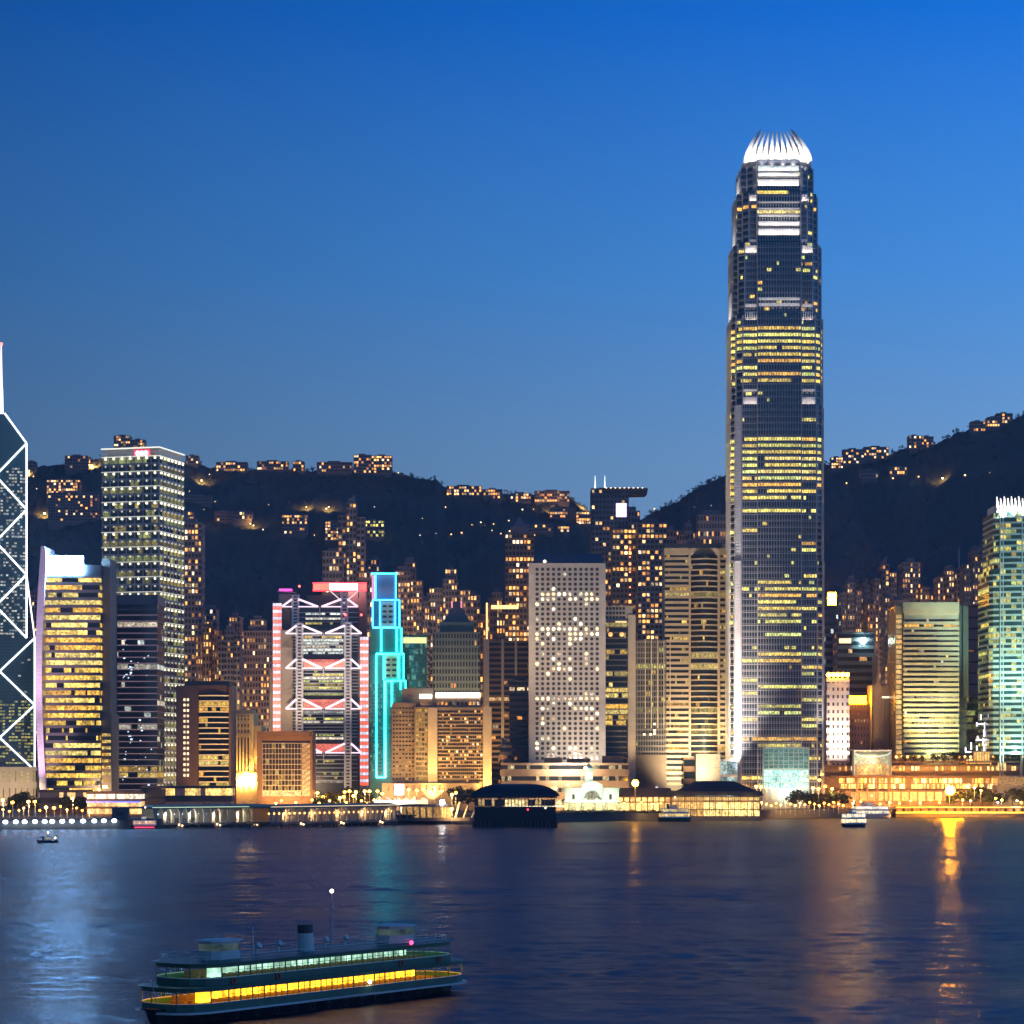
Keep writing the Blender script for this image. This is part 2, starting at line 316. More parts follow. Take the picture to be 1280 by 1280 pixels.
# houses and apartment blocks on the hillside: pixel span, roof row, foot row, lit share, look
hl = [
 (81, 110, 570, 586, .12, 'dark mansion block on the ridge behind the star-bright orange lamp'),
 (33, 44, 577, 590, .1, 'small dark house on the ridge close to the prism tower'),
 (58, 100, 600, 618, .55, 'long hillside block crowded with warm lit windows above the pale slab'),
 (60, 122, 616, 652, .13, 'wide pale hillside slab with sparse lit windows in its upper storeys'),
 (142, 163, 545, 562, .35, 'tall ridge block peeping over the square grid tower'),
 (163, 181, 550, 564, .3, 'low lit ridge block stepping down beside the taller one over the grid tower'),
 (232, 248, 570, 580, .4, 'small ridge house touching the corner of the grid tower roof'),
 (270, 309, 578, 590, .4, 'long ridge house with a cluster of bright orange windows over the dark slope'),
 (321, 360, 577, 588, .45, 'flat roofed ridge block with lit top floor'),
 (366, 380, 577, 590, .5, 'narrow square ridge house with one bright amber front'),
 (396, 440, 578, 591, .3, 'stretched ridge house with pale lamps at its foot'),
 (442, 464, 569, 592, .3, 'tall dark twin ridge block with few lit windows'),
 (464, 490, 570, 592, .5, 'tall ridge block with a bright yellow corner'),
 (558, 602, 608, 620, .65, 'ridge villa row glowing gold where the crest dips'),
 (604, 628, 612, 624, .6, 'small golden villa just below the crest dip'),
 (638, 664, 617, 628, .6, 'ridge villa with yellow lit terrace'),
 (668, 712, 614, 628, .5, 'broad ridge block with two rows of amber lamps'),
 (687, 710, 636, 648, .7, 'amber lit villa on the slope under the broad ridge block'),
 (720, 740, 640, 656, .8, 'bright pink and orange terrace house beside the wing-roofed tower'),
 (352, 384, 644, 668, .5, 'square hillside block with white lit windows alone on the dark slope'),
 (268, 290, 640, 652, .02, 'unlit grey hillside house west of the light string'),
 (290, 315, 640, 650, .25, 'grey hillside house with a string of lamps at its foot'),
 (228, 264, 620, 628, .0, 'long unlit grey hillside terrace'),
 (232, 241, 640, 650, .95, 'little hillside house with one blazing yellow front'),
 (452, 480, 651, 672, .45, 'hillside block with green tinted lit windows beside the slender tower'),
 (406, 424, 652, 676, .55, 'hillside block glowing orange just before the slender tower'),
 (668, 692, 656, 665, .6, 'white lit low house in the middle of the dark slope'),
 (697, 712, 658, 666, .7, 'tiny orange house low on the slope near the wing-roofed tower'),
 (650, 668, 657, 666, .4, 'turquoise lit hillside pavilion above the pointed warm tower'),
 (1039, 1054, 572, 586, .5, 'ridge block with stacked orange windows touching the tallest tower'),
 (1054, 1080, 562, 580, .3, 'stepped ridge block with a lamp string at its foot'),
 (1080, 1111, 559, 574, .3, 'longer ridge block behind the lamp string'),
 (1136, 1152, 545, 561, .4, 'square ridge block with three bright windows on a rising crest'),
 (1152, 1167, 546, 560, .25, 'square ridge block with two dim windows on a rising crest'),
 (1214, 1232, 527, 540, .6, 'glowing flat ridge house halfway up the crest'),
 (1234, 1250, 522, 534, .4, 'low ridge house next to the highest ridge block'),
 (1246, 1266, 517, 530, .35, 'highest ridge block near the crest top'),
 (1112, 1134, 584, 594, .6, 'villa with two white lit floors on the slope of the rising crest'),
 (1076, 1098, 588, 598, .08, 'dim villa half hidden in the slope of the rising crest'),
]
for i, (a, b_, ty, by, p, lab) in enumerate(hl):
    D, z = hill_at((a+b_)/2, by); D -= 12; w = (b_-a)/F*D; h = (by-ty)/F*D; zb = Z(by, D)
    rt = thing('hillside_house' if h < 16 else 'hillside_block', lab, 'house' if h < 16 else 'apartment block', (X((a+b_)/2, D), D+8, zb), 0, 'houses on the wooded hill')
    fl = max(2, int(h/3.6)); ns = max(3, int(w/3.2))
    facade(rt, w, 16, 0, h, fl, ns, GREYR if i % 2 else PINKR, resid(p, ORG if i != 24 else GRN, .8, 3.5), sp=.35, pierw=.8, parapet=.6)
    q = MB(); q.box(-w/2+.4, w/2-.4, -7, 7, -20, .02); q.build('base', CONCD, rt)
    q = MB(); q.box(-w*.2, w*.15, -4, 4, h+.55, h+2.6); q.build('plant_room', CONCD, rt)
# road and garden lamps on the hill
LAMPLAB = 'small orange road lamp shining from the dark wooded hill'
hp = [(33, 592, 2), (42, 596, 1.4), (115, 583, 3.4), (62, 622, .8), (56, 642, 2.6), (46, 611, .7), (77, 653, 1.2), (84, 654, 1.4), (93, 653, 1.2), (100, 651, 1.6), (111, 649, .9), (116, 651, .9), (120, 648, .9), (126, 649, .9),
      (252, 601, 1.6), (262, 593, .8), (237, 614, .7), (269, 627, .7), (255, 637, .6), (287, 648, 1), (292, 649, 1), (297, 650, 1), (302, 652, .8), (313, 655, 1), (317, 657, 1.2), (329, 662, .9), (239, 652, 2.2), (245, 663, 1),
      (336, 631, .6), (383, 634, 1.1), (408, 636, 1.2), (411, 634, 1), (362, 667, .8), (380, 668, 1.1), (393, 669, .7), (468, 634, .8), (466, 662, .9), (498, 591, .9), (557, 634, 1), (528, 648, .6), (525, 669, .7), (545, 667, .5), (564, 668, 1.1), (577, 666, 1.2),
      (590, 656, .7), (601, 653, 1), (606, 657, .7), (617, 655, .9), (636, 651, 1.2), (637, 664, 1.3), (653, 637, 1.2), (667, 636, 1.2), (688, 637, 1.1), (668, 669, 1.1), (626, 667, .9), (615, 663, .7), (1058, 604, 1.2), (1084, 600, 1.4), (1116, 598, 1.3), (1148, 596, 1.2), (1178, 598, 1.8), (1206, 594, 1.5), (1237, 591, .6), (1267, 586, .4),
      (1062, 578, .8), (1068, 578, .9), (1075, 578, .9), (1081, 577, .9), (1089, 575, 1), (1097, 573, .9), (889, 632, .5), (868, 634, .5), (818, 616+20, 1.2), (1045, 583, 1)]
for i, (px, py, r) in enumerate(hp):
    D, z = hill_at(px, py); D -= 6
    rt = thing('road_lamp', LAMPLAB, 'lamp', (X(px, D), D, Z(py, D)-7), 0, 'road lamps on the hill')
    q = MB(); q.bar((0, 0, -6), (0, 0, 7), .15, .1, 6); q.bar((0, 0, 6.9), (0, -1.2, 7), .08); q.build('pole', DARK, rt)
    q = MB(); c = (1, .55, .18) if (i*7) % 5 else (1, .8, .5); q.ball((0, -1.2, 7), .75*r**.7, 8, 6, mul(c, 5*r)); q.build('lamp_head', LAMP, rt)
for px, py, pw in ((115, 583, 9e4), (33, 592, 5e4), (56, 642, 4e4), (252, 601, 3e4), (383, 634, 2e4), (410, 634, 2.5e4), (290, 648, 3e4), (315, 656, 2e4), (239, 652, 3e4), (690, 638, 4e4), (615, 616, 5e4), (585, 612, 5e4), (650, 622, 5e4), (730, 634, 5e4), (1084, 599, 2e4), (1178, 597, 2e4), (85, 652, 4e4), (680, 624, 5e4)):
    D, z = hill_at(px, py); point((X(px, D-14), D-14, Z(py, D-14)+3), pw*1.2, (1, .5, .15), 1.5, 'hill_lamp_light')
# ---------------------------------------------------------------- background residential towers
def back(name, lab, a, b_, t_, D, fl, ns, wall, p=.3, pal=ORG, lo=.8, hi=3.2, **kw):
    kw.setdefault('sp', .42); kw.setdefault('pierw', 1.1); kw.setdefault('depth', 24)
    sh = R.random(); w = (b_-a)/F*D; lit = resid(p, pal, lo, hi)
    if w < 16 or sh < .25 or not kw.get('pent', True):
        rt = tower(name, lab, a, b_, t_, D, fl, ns, wall, lit, cat='apartment tower', group='apartment towers at the foot of the hill', **kw)
    else:                                              # stepped plan: a deeper middle shaft between two lower wings
        dp = kw['depth']; h = Z(t_, D)-G; rt = thing(name, lab, 'apartment tower', (X((a+b_)/2, D), D+dp/2, G), 0, 'apartment towers at the foot of the hill'); k1 = R.uniform(.30, .42); fr_ = [(-(1+k1)/4, (1-k1)/2, R.uniform(.93, .985), 1.5), (0, k1, 1, 0), ((1+k1)/4, (1-k1)/2, R.uniform(.92, .99), 1.5)]
        for c_, f_, hh, set_ in fr_:
            if f_ == k1: set_ = 0
            facade(rt, w*f_-(.02 if f_ == k1 else .3), dp-2*set_, 0, h*hh-(2 if f_ == k1 else 0), max(4, int(fl*hh)), max(2, round(ns*f_)), wall, lit, sp=kw['sp'], pierw=kw['pierw'], cx=w*c_, parapet=.9)
        q = MB(); q.box(-w*k1*.36, w*k1*.30, -dp*.3, dp*.3, h-1.15, h+R.uniform(1, 4)); q.box(w*k1*.05, w*k1*.28, -dp*.2, dp*.2, h, h+R.uniform(4, 7)); q.build('roof_tank', wall, rt)
        rt['w'] = w; rt['h'] = h
    if R.random() < .5:
        q = MB(); xx = R.uniform(-.2, .2)*w; q.bar((xx, 0, rt['h']), (xx, 0, rt['h']+R.uniform(6, 12)), .22, .1, 5); q.build('antenna', STEEL, rt)
    return rt
back('apartment_tower', 'dim brown apartment tower glimpsed between prism tower and curved fin tower', 36, 50, 740, 2150, 40, 4, GREYR, .1)
back('apartment_tower', 'slender apartment tower with orange windows squeezed against the square grid tower', 222, 252, 655, 2150, 46, 7, GREYR, .42)
back('apartment_tower', 'low brown apartment block with clusters of amber windows beside the grid tower', 244, 274, 782, 2050, 24, 8, BROWN, .5)
back('apartment_tower', 'pale apartment block with stepped top and few lights behind the slab with curved balconies', 272, 300, 786, 2000, 30, 8, GREYR, .22)
back('apartment_tower', 'brown apartment block with scattered lights near the striped stair tower', 298, 340, 790, 2100, 26, 12, PINKR, .3)
back('apartment_tower', 'slender tall apartment tower standing alone high on the slope with one lit column', 422, 456, 627, 2350, 48, 7, GREYR, .28)
back('apartment_tower', 'lower grey tower leaning on the slender tall tower above the red rooftop sign', 403, 428, 690, 2300, 34, 6, GREYR, .2)
back('apartment_tower', 'wide apartment block with many small lights behind the cyan outlined tower', 478, 528, 712, 2250, 40, 14, PINKR, .38)
back('apartment_tower', 'apartment block with white roof lamps and a lit portal frame behind the pyramid roof', 536, 589, 722, 2250, 36, 14, GREYR, .25)
back('apartment_tower', 'low apartment block filling the gap beside the cyan outlined tower', 448, 480, 716, 2350, 30, 9, PINKR, .3)
back('apartment_tower', 'apartment block dotted with warm windows just beside the pyramid roofed tower', 520, 545, 750, 2100, 30, 8, GREYR, .35)
ht = back('apartment_tower', 'squat hotel block with one bright vertical line of lamps', 596, 632, 752, 1950, 26, 9, BROWN, .4)
q = MB(); q.box(-4.2, -2.8, -13.2, -12.6, 20, ht['h']-1, (2.2, 1.1, .35)); q.build('light_strip', LAMP, ht)
q = MB(); q.box(0, 22, -12.9, -12.2, ht['h']-6, ht['h']-3, (2.6, 1.4, .4)); q.build('roof_sign', LAMP, ht)
pt = back('apartment_tower', 'dark apartment tower with pointed top packed with golden windows', 631, 668, 668, 2050, 46, 8, BROWN, .5, pent=False)
q = MB(); w, h = pt['w'], pt['h']; q.box(-w*.32, w*.32, -8, 8, h+1.1, h+7); q.prism([(-w*.25, -7), (w*.25, -7), (w*.25, 7), (-w*.25, 7)], h+6.9, h+16, [(-.2, -.2), (.2, -.2), (.2, .2), (-.2, .2)]); q.build('spire', GREYR, pt)
wt = back('apartment_tower', 'tall dark tower with a jutting wing roof and two white antennas', 739, 786, 612, 2100, 58, 10, SLATE, .16, pent=False, depth=30)
w, h = wt['w'], wt['h']
q = MB(); q.prism([(-w*.05, -16), (w*.95, -13), (w*.99, -10), (w*.95, 8), (-w*.05, 15)], h-4, h+1.6, [(-w*.3, -16), (w*.99, -13), (w*1.02, -10), (w*.99, 8), (-w*.3, 15)]); q.build('wing_roof', DARK, wt)
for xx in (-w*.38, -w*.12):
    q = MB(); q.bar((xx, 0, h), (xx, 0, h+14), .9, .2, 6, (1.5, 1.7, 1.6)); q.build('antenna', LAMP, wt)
q = MB(); q.box(w*.16, w*.44, -15.9, -15.2, h-24, h-12, (1.6, 1.2, 1.9)); q.build('lit_screen', LAMP, wt)
q = MB()
for i in range(9): q.ball((-w*.1+i*w*.12, -16.2, h+1.4), .5, 6, 4, (4, 2.6, 1.2))
q.build('roof_lamp_row', LAMP, wt)
tw = back('apartment_tower', 'tower with vertical red lamp line and large orange windows under the wing roof', 765, 800, 662, 1980, 50, 7, CONCD, .45, hi=4)
q = MB()
for i in range(34): q.ball((3.2, -12.8, 8+i*(tw['h']-12)/34), .7, 6, 4, (4, .9, .35))
q.build('lamp_line', LAMP, tw)
tw = back('apartment_tower', 'tower of large orange windows with teal panels beside the banded stone pair', 797, 834, 655, 1960, 52, 7, SLATE, .5, hi=4)
q = MB(); q.box(6, 11, -12.9, -12.2, 10, tw['h']*.55); q.build('side_panel', TEAL, tw)
back('apartment_tower', 'dull brown block rising behind the banded stone pair, mostly dark', 815, 860, 662, 2200, 34, 12, PINKR, .06)
back('apartment_tower', 'brown block with a bright orange window cluster touching the tallest tower', 872, 914, 645, 2250, 36, 12, GREYR, .26)
back('apartment_tower', 'pale narrow block with dim windows rising between two brown blocks', 845, 876, 655, 2350, 34, 8, GREYR, .08)
back('apartment_tower', 'grey slender block with white corner windows just past the tallest tower', 1030, 1052, 752, 2000, 30, 6, CONCD, .3, WHT, .5, 1.5)
back('apartment_tower', 'stepped grey tower dotted with tiny white lights', 1050, 1078, 727, 2150, 40, 8, GREYR, .3)
back('apartment_tower', 'grey block with thin lit windows beside the stepped grey tower', 1072, 1096, 730, 2200, 38, 7, GREYR, .28)
back('apartment_tower', 'pale tall apartment tower with flat top above the green star lamp', 1092, 1122, 704, 2200, 42, 8, PINKR, .24)
back('apartment_tower', 'apartment tower with rows of bright windows over the plain top of the striped tower', 1128, 1151, 704, 2250, 44, 7, GREYR, .48)
back('apartment_tower', 'mid-height block with pinkish lights filling between two taller apartment towers', 1116, 1136, 752, 2050, 34, 6, PINKR, .4)
back('apartment_tower', 'apartment block with pink lit windows under its roof', 1172, 1204, 711, 2200, 38, 9, PINKR, .32)
back('apartment_tower', 'dark narrow apartment tower with stacked roof boxes beside the green glass tower', 1205, 1236, 687, 2150, 44, 8, CONCD, .3)
back('apartment_tower', 'low dark block between the striped tower and the narrow roof-box tower', 1150, 1180, 742, 2300, 32, 8, GREYR, .15)
mt = [c for c in bpy.data.objects if c.get('label', '').startswith('apartment block with pink lit')][0]
q = MB(); q.bar((9, -6, mt['h']), (9, -6, mt['h']+20), .4, .15, 6); q.build('mast', STEEL, mt)
for a, b_, t_, D, fl, ns, wl, p, lab in [
 (254, 270, 762, 2220, 30, 4, GREYR, .3, 'slim apartment tower behind the amber clustered block near the grid tower'),
 (286, 300, 772, 2180, 30, 4, PINKR, .34, 'slim pink-grey apartment tower over the slab with curved balconies'),
 (312, 330, 776, 2240, 28, 5, GREYR, .3, 'slim grey apartment tower close to the upper end of the striped stair tower'),
 (460, 474, 700, 2420, 34, 4, GREYR, .34, 'thin apartment tower rising over the neon top of the cyan outlined tower'),
 (505, 519, 704, 2330, 38, 4, PINKR, .4, 'thin apartment tower poking above the wide many-lit block'),
 (556, 571, 712, 2330, 36, 4, GREYR, .3, 'thin apartment tower poking above the white roof lamps block'),
 (584, 600, 745, 2180, 30, 4, PINKR, .42, 'thin warm-lit apartment tower between pyramid roof and squat hotel'),
 (614, 628, 742, 2120, 28, 4, GREYR, .4, 'thin apartment tower behind the roof of the squat hotel'),
 (752, 768, 690, 2020, 44, 4, GREYR, .4, 'thin apartment tower in front of the wing-roofed tower'),
 (782, 800, 640, 2240, 44, 5, GREYR, .3, 'tall thin tower between wing-roofed tower and large orange windows tower'),
 (818, 832, 668, 2120, 40, 4, PINKR, .35, 'thin brown tower between orange windows tower and the banded stone pair'),
 (1040, 1053, 748, 2280, 32, 4, GREYR, .4, 'thin tower with white-orange lights just behind the lamp cluster block'),
 (1062, 1074, 726, 2330, 36, 3, PINKR, .34, 'very thin tower peeking over the stepped grey tower'),
 (1084, 1098, 756, 2060, 30, 4, BROWN, .42, 'short thin tower directly over the slate block with the star lamp'),
 (1106, 1119, 748, 2110, 32, 4, GREYR, .42, 'thin tower in front of the tall flat-topped apartment tower'),
 (1150, 1163, 736, 2240, 32, 4, PINKR, .34, 'thin tower over the blank top band of the striped stone tower'),
 (1186, 1199, 712, 2300, 36, 4, GREYR, .34, 'thin tower beside the pink lit apartment block with a mast'),
 (1220, 1236, 688, 2260, 40, 4, GREYR, .3, 'thin tower nearest the crown side of the green glass tower'),
 (1226, 1240, 760, 2020, 30, 4, BROWN, .4, 'short brown tower squeezed between mauve ribbed tower and green glass tower')]:
    back('apartment_tower', lab, a, b_, t_, D, fl, ns, wl, p)
# ---------------------------------------------------------------- the main towers
def lat(px, D, cx): return X(px, D)-cx
# prism tower with white light edges
D = 1750; rt = thing('prism_tower', 'teal glass prism tower outlined by white zigzag light edges', 'tower', (X(-15.5, D), D+24, G), .213); cx = X(-8, D)
f = lambda px: lat(px, D, cx); zz = lambda py: Z(py, D)-G
m = MB(); m.prism([(f(-52), -24), (f(31), -24), (f(31), 24), (f(-52), 24)], zz(965), zz(553)); m.prism([(f(-52), -23.9), (f(41), -23.9), (f(41), 23), (f(-52), 23)], zz(965), zz(799))
fr = [(f(-47), zz(553)), (f(31), zz(553)), (f(5), zz(517)), (f(-21), zz(517))]
m.face([(x, -24, z) for x, z in fr]); m.face([(x, 12, z) for x, z in fr]); m.face([(f(31), -24, zz(553)), (f(31), 12, zz(553)), (f(5), 12, zz(517)), (f(5), -24, zz(517))]); m.face([(f(5), -24, zz(517)), (f(5), 12, zz(517)), (f(-21), 12, zz(517)), (f(-21), -24, zz(517))])
m.build('wall', mat('teal_mirror_glass', (.028, .10, .105), .12, .0, 1.0, var=.15, scale=.05), rt)
for k in range(92):
    py = 585+k*4.05; q = MB(); low = py > 800; x1 = f(40 if low else 30); x0 = f(-52); n = 24; p = .45 if py < 795 else .05 if py < 875 else .6
    if py > 956: break
    c = [mul(R.choice(GRN if py > 875 else WHT), R.uniform(.15, .7)) if R.random() < p else None for _ in range(n)]
    yy = -24.12
    for i in range(n):
        a = x0+(x1-x0)*i/n; q.box(a, a+(x1-x0)/n*.8, yy, yy+.2, zz(py)-.7, zz(py)+.5, c[i] or (.002, .006, .007))
    q.build('window_strip', GLASST, rt)
E = (2.6, 2.5, 2.6)
def edge(p, q_, r=.6): mb = MB(); mb.bar(p, q_, r, n=6, g=E); mb.build('edge_light', LAMP, rt)
Y = -24.6
edge((f(31), Y, zz(553)), (f(31), Y, zz(797))); edge((f(4), Y, zz(516)), (f(31), Y, zz(553))); edge((f(41), Y, zz(797)), (f(41), Y, zz(963)))
for a, b_, e in ((553, 636, 31), (636, 718, 31), (718, 797, 31)):
    edge((f(e), Y, zz(a)), (f(-45), Y, zz(b_))); edge((f(e), Y, zz(b_)), (f(-45), Y, zz(a)))
edge((f(31), Y, zz(718)), (f(41), Y, zz(797)), .5)
for a, b_ in ((797, 881), (881, 963)):
    edge((f(41), Y, zz(a)), (f(-45), Y, zz(b_))); edge((f(41), Y, zz(b_)), (f(-45), Y, zz(a)))
edge((f(-45), Y, zz(553)), (f(-45), Y, zz(963)))
m = MB(); m.bar((f(0), -5, zz(517)), (f(0), -5, zz(480)), 1.9, 1.4, 8, (2.2, 2, 2.2)); m.bar((f(0), -5, zz(480)), (f(0), -5, zz(425)), 1.2, .4, 8, (2, 1.5, 1.7)); m.build('mast', LAMP, rt)
m = MB(); m.ball((f(0), -5, zz(424)), 1.3, 8, 5, (5, .6, .4)); m.build('beacon', LAMP, rt)
flood((X(0, 1690), 1655, G+2), (X(0, 1690), 1690, G+14), 4.5e4, (1, .72, .42), 110, 2); flood((X(35, 1690), 1655, G+2), (X(30, 1690), 1690, G+14), 3.5e4, (1, .72, .42), 110, 2)
pd = tower('stone_podium', 'pale stone podium with square windows at the foot of the prism tower', -60, 46, 963, 1690, 2, 14, PALE, office(.5, YEL, .2, .7, .3), depth=40, cat='building', sp=.35, pierw=3.4, parapet=2.5, pent=False)
m = MB()
for i in range(9): m.box(-30+i*7, -28+i*7, -21.5, -20.1, 0, 6)
m.build('column', PALE, pd, kind='stuff')
# curved fin tower with blazing sign
D = 1480; cx = X(91, D); rt = thing('fin_tower', 'tower of yellow lit floors with pale curved edge fin and blazing white roof sign', 'tower', (cx, D+16, G)); f = lambda px: lat(px, D, cx); zz = lambda py: Z(py, D)-G
w = 69/F*D; h = zz(722)
facade(rt, w, 32, 0, h, 31, 30, CONCD, lambda k, n, s, m_: ([(0, 0, 0)]*m_ if k < 2 else office(.97 if k not in (9, 10, 12) else .5, YEL, .8, 1.5, .4)(k, n, s, m_)), sp=.40, inset=.4, pierw=0, nside=10)
root2 = rt
m = MB(); m.box(w/2-.3, f(138), -12, 16, 0, zz(892)); m.box(w/2-.3, f(135), -8, 16, 0, zz(697)); m.build('service_core', mat('core_concrete', (.20, .16, .13)), rt)
for k in range(11):
    m = MB(); z = 6+k*4.0
    for i in range(4): m.box(w/2+.3+i*1.4, w/2+1.5+i*1.4, -12.15, -11.9, z, z+1.8, mul(R.choice(YEL), R.uniform(.3, 1.1)))
    m.build('window_strip', GLASS, rt)
m = MB()                                             # curved fin
L_ = []
for i in range(21):
    u = i/20; py = 683+u*322; bow = math.sin(u*math.pi)*.9; x0 = 49+3.5*(2*u-1)**2-6*math.sin(u*math.pi)*.6; L_.append((f(x0), f(x0+8 if u > .04 else x0+4), zz(py)))
for (a, b_, z1), (c, d, z0) in zip(L_, L_[1:]):
    for y0, y1 in ((-19, -19), ): m.face([(c, -19, z0), (d, -19, z0), (b_, -19, z1), (a, -19, z1)])
    m.face([(c, 14, z0), (a, 14, z1), (b_, 14, z1), (d, 14, z0)]); m.face([(c, -19, z0), (a, -19, z1), (a, 14, z1), (c, 14, z0)]); m.face([(d, -19, z0), (d, 14, z0), (b_, 14, z1), (b_, -19, z1)])
for i in range(64):
    u = i/64; py = 686+u*318; x0 = 49+3.5*(2*u-1)**2-6*math.sin(u*math.pi)*.6; m.box(f(x0+.3), f(x0+7.7), -19.12, -18.9, zz(py), zz(py)+.35)
m.build('fin', mat('pearl_panels', (.66, .60, .66), .5), rt)
flood((f(50)+cx, D-40, G+1), (f(50)+cx, D-3, G+45), 3e5, (1, .62, .80), 50, 2); flood((f(40)+cx, D-70, G+2), (f(50)+cx, D-3, G+130), 9e5, (1, .66, .84), 46, 2)
m = MB(); m.prism([(f(57), -15), (f(104), -15), (f(104), 15), (f(57), 15)], h+1.2, zz(696), [(f(57), -13), (f(96), -13), (f(96), 13), (f(57), 13)]); m.prism([(f(104), -15), (f(126), -15), (f(126), 15), (f(104), 15)], h+1.2, zz(706)); m.build('roof_plant_screen', DARK, rt)
m = MB(); m.box(f(55.5), f(104), -16.6, -15.6, zz(718), zz(695), (66, 150, 270)); m.build('roof_sign', BEACON, rt)
# square grid tower with white spots on every storey
D = 1740; s_ = 45.5; psi = math.radians(15.5); corner = Vector((X(199, D), D))
c_ = Vector((s_/2, -s_/2)); rot = Vector((c_.x*math.cos(-psi)-c_.y*math.sin(-psi), c_.x*math.sin(-psi)+c_.y*math.cos(-psi))); ctr = corner-rot
rt = thing('grid_tower', 'tall square tower with white spotlights on every storey and a red roof sign', 'tower', (ctr.x, ctr.y, G), -psi)
h = Z(559, D)-G; fl = 46
facade(rt, s_, s_, 0, h-7, fl, 14, mat('grid_tower_metal', (.30, .31, .32), .4, .2), office(.5, GRN, .10, .42, .3), sp=.30, inset=.7, pierw=.7, npier=7, nside=14, parapet=.2, glass=GLASSB)
m = MB(); m.box(-s_/2+1, s_/2-1, -s_/2+1, s_/2-1, h-6.9, h-.6); m.box(-s_/2-.3, s_/2+.3, -s_/2-.3, s_/2+.3, h-.6, h+.5, (.9, .9, .8)); m.build('crown_band', [mat('crown_panels', (.5, .49, .44), .5)], rt)
m = MB(); m.box(-s_/2-.35, s_/2+.35, -s_/2-.35, s_/2+.35, h-.4, h+.55, (1.1, 1.1, .95)); m.build('roof_edge_light', LAMP, rt)
fh = (h-7)/fl; spots = 0; dim_spots = MB()
for k in range(fl, 0, -1):
    hot = (k % 2 == 0); n = 7
    for i in range(n):
        x = -s_/2+s_*(i+.5)/n; v = R.uniform(.6, 1.3)*(2.8 if hot else .6); z = k*fh-.1; v *= .6+.4*k/fl
        for b_ in ((x-1.0, x+1.0, -s_/2-.5, -s_/2-.1, z-1.1, z+.5, (v, v*.90, v*.58)), (s_/2+.1, s_/2+.5, x-1.0, x+1.0, z-1.1, z+.5, (v*.9, v*.82, v*.52))):
            if hot and spots < 100: m = MB(); m.ball(((b_[0]+b_[1])/2, (b_[2]+b_[3])/2, (b_[4]+b_[5])/2), .88, 8, 6, b_[6]); m.build('spotlight', LAMP, rt); spots += 1
            else: dim_spots.ball(((b_[0]+b_[1])/2, (b_[2]+b_[3])/2, (b_[4]+b_[5])/2), .82, 6, 4, b_[6])
    if k % 2 == 0:
        m = MB(); m.box(-s_/2-.3, s_/2+.3, -s_/2-.3, s_/2+.3, k*fh+.85, k*fh+1.25, (.75, .72, .52)); m.build('light_ledge', LAMP, rt)
dim_spots.build('spotlight', LAMP, rt, kind='stuff')
for i in range(7):
    x = -s_/2+s_*(i+.5)/7
    for p, q_ in (((x, -s_/2-1.4, h-7.5), (x, -s_/2+1, h-2)), ((s_/2+1.4, x, h-7.5), (s_/2-1, x, h-2))):
        a = rt.matrix_basis @ Vector(p); b_ = rt.matrix_basis @ Vector(q_); flood(a, b_, 700, (1, .93, .7), 80, .4)
m = MB(); m.box(3.2, 15, -s_/2-.1+.0, -s_/2+.9, h-6.0, h-1.6, (2.6, .05, .12)); sg = m.build('roof_sign', BEACON, rt)
m = MB()
for cx_ in (6, 9.2, 12.2):
    n = 10
    for i in range(n):
        a = 2*math.pi*i/n; b_ = 2*math.pi*(i+1)/n
        m.bar((cx_+1.1*math.cos(a), -s_/2-.3, h-3.8+1.25*math.sin(a)), (cx_+1.1*math.cos(b_), -s_/2-.3, h-3.8+1.25*math.sin(b_)), .42, g=(6, 4.6, 4.8))
    m.bar((cx_-.8, -s_/2-.3, h-3.8), (cx_+.8, -s_/2-.3, h-3.8), .38, g=(6, 4.6, 4.8))
m.build('sign_lettering', LAMP, sg)
# dark tower in front of it
dk = tower('dark_glass_tower', 'dark blue glass office slab with thin red floor lines standing before the grid tower', 139, 197, 755, 1560, 34, 14, SLATE, lambda k, n, s, m_: office(.9 if k in (5, 6) else .07, YEL if k in (5, 6) else WHT, .3, .8, .05)(k, n, s, m_), depth=34, sp=.22, inset=.3, glass=GLASSB, parapet=6, pent=False)
for k in range(3, 33):
    q = MB(); w = dk['w']; z = k*dk['h']/34+.4; q.box(-w/2+4, w/2-.1, -17.25, -16.95, z, z+.5, (.16, .07, .05)); q.build('floor_line', LAMP, dk)
q = MB(); q.box(-dk['w']/2-.2, -dk['w']/2+4, -17.4, 17.2, 0, dk['h']+6); q.build('corner_pier', DARK, dk)
q = MB()
for _ in range(46):
    x = R.uniform(-8, 11); z = R.choice([R.uniform(.1, .5), R.uniform(.62, .84)])*dk['h']; r = R.choice([.5, .7, 1.1])
    q.box(x, x+r*1.2, -17.1, -16.8, z, z+r, (1.1, 1.35, 1.6))
q.build('lit_pane', LAMP, dk, kind='stuff')
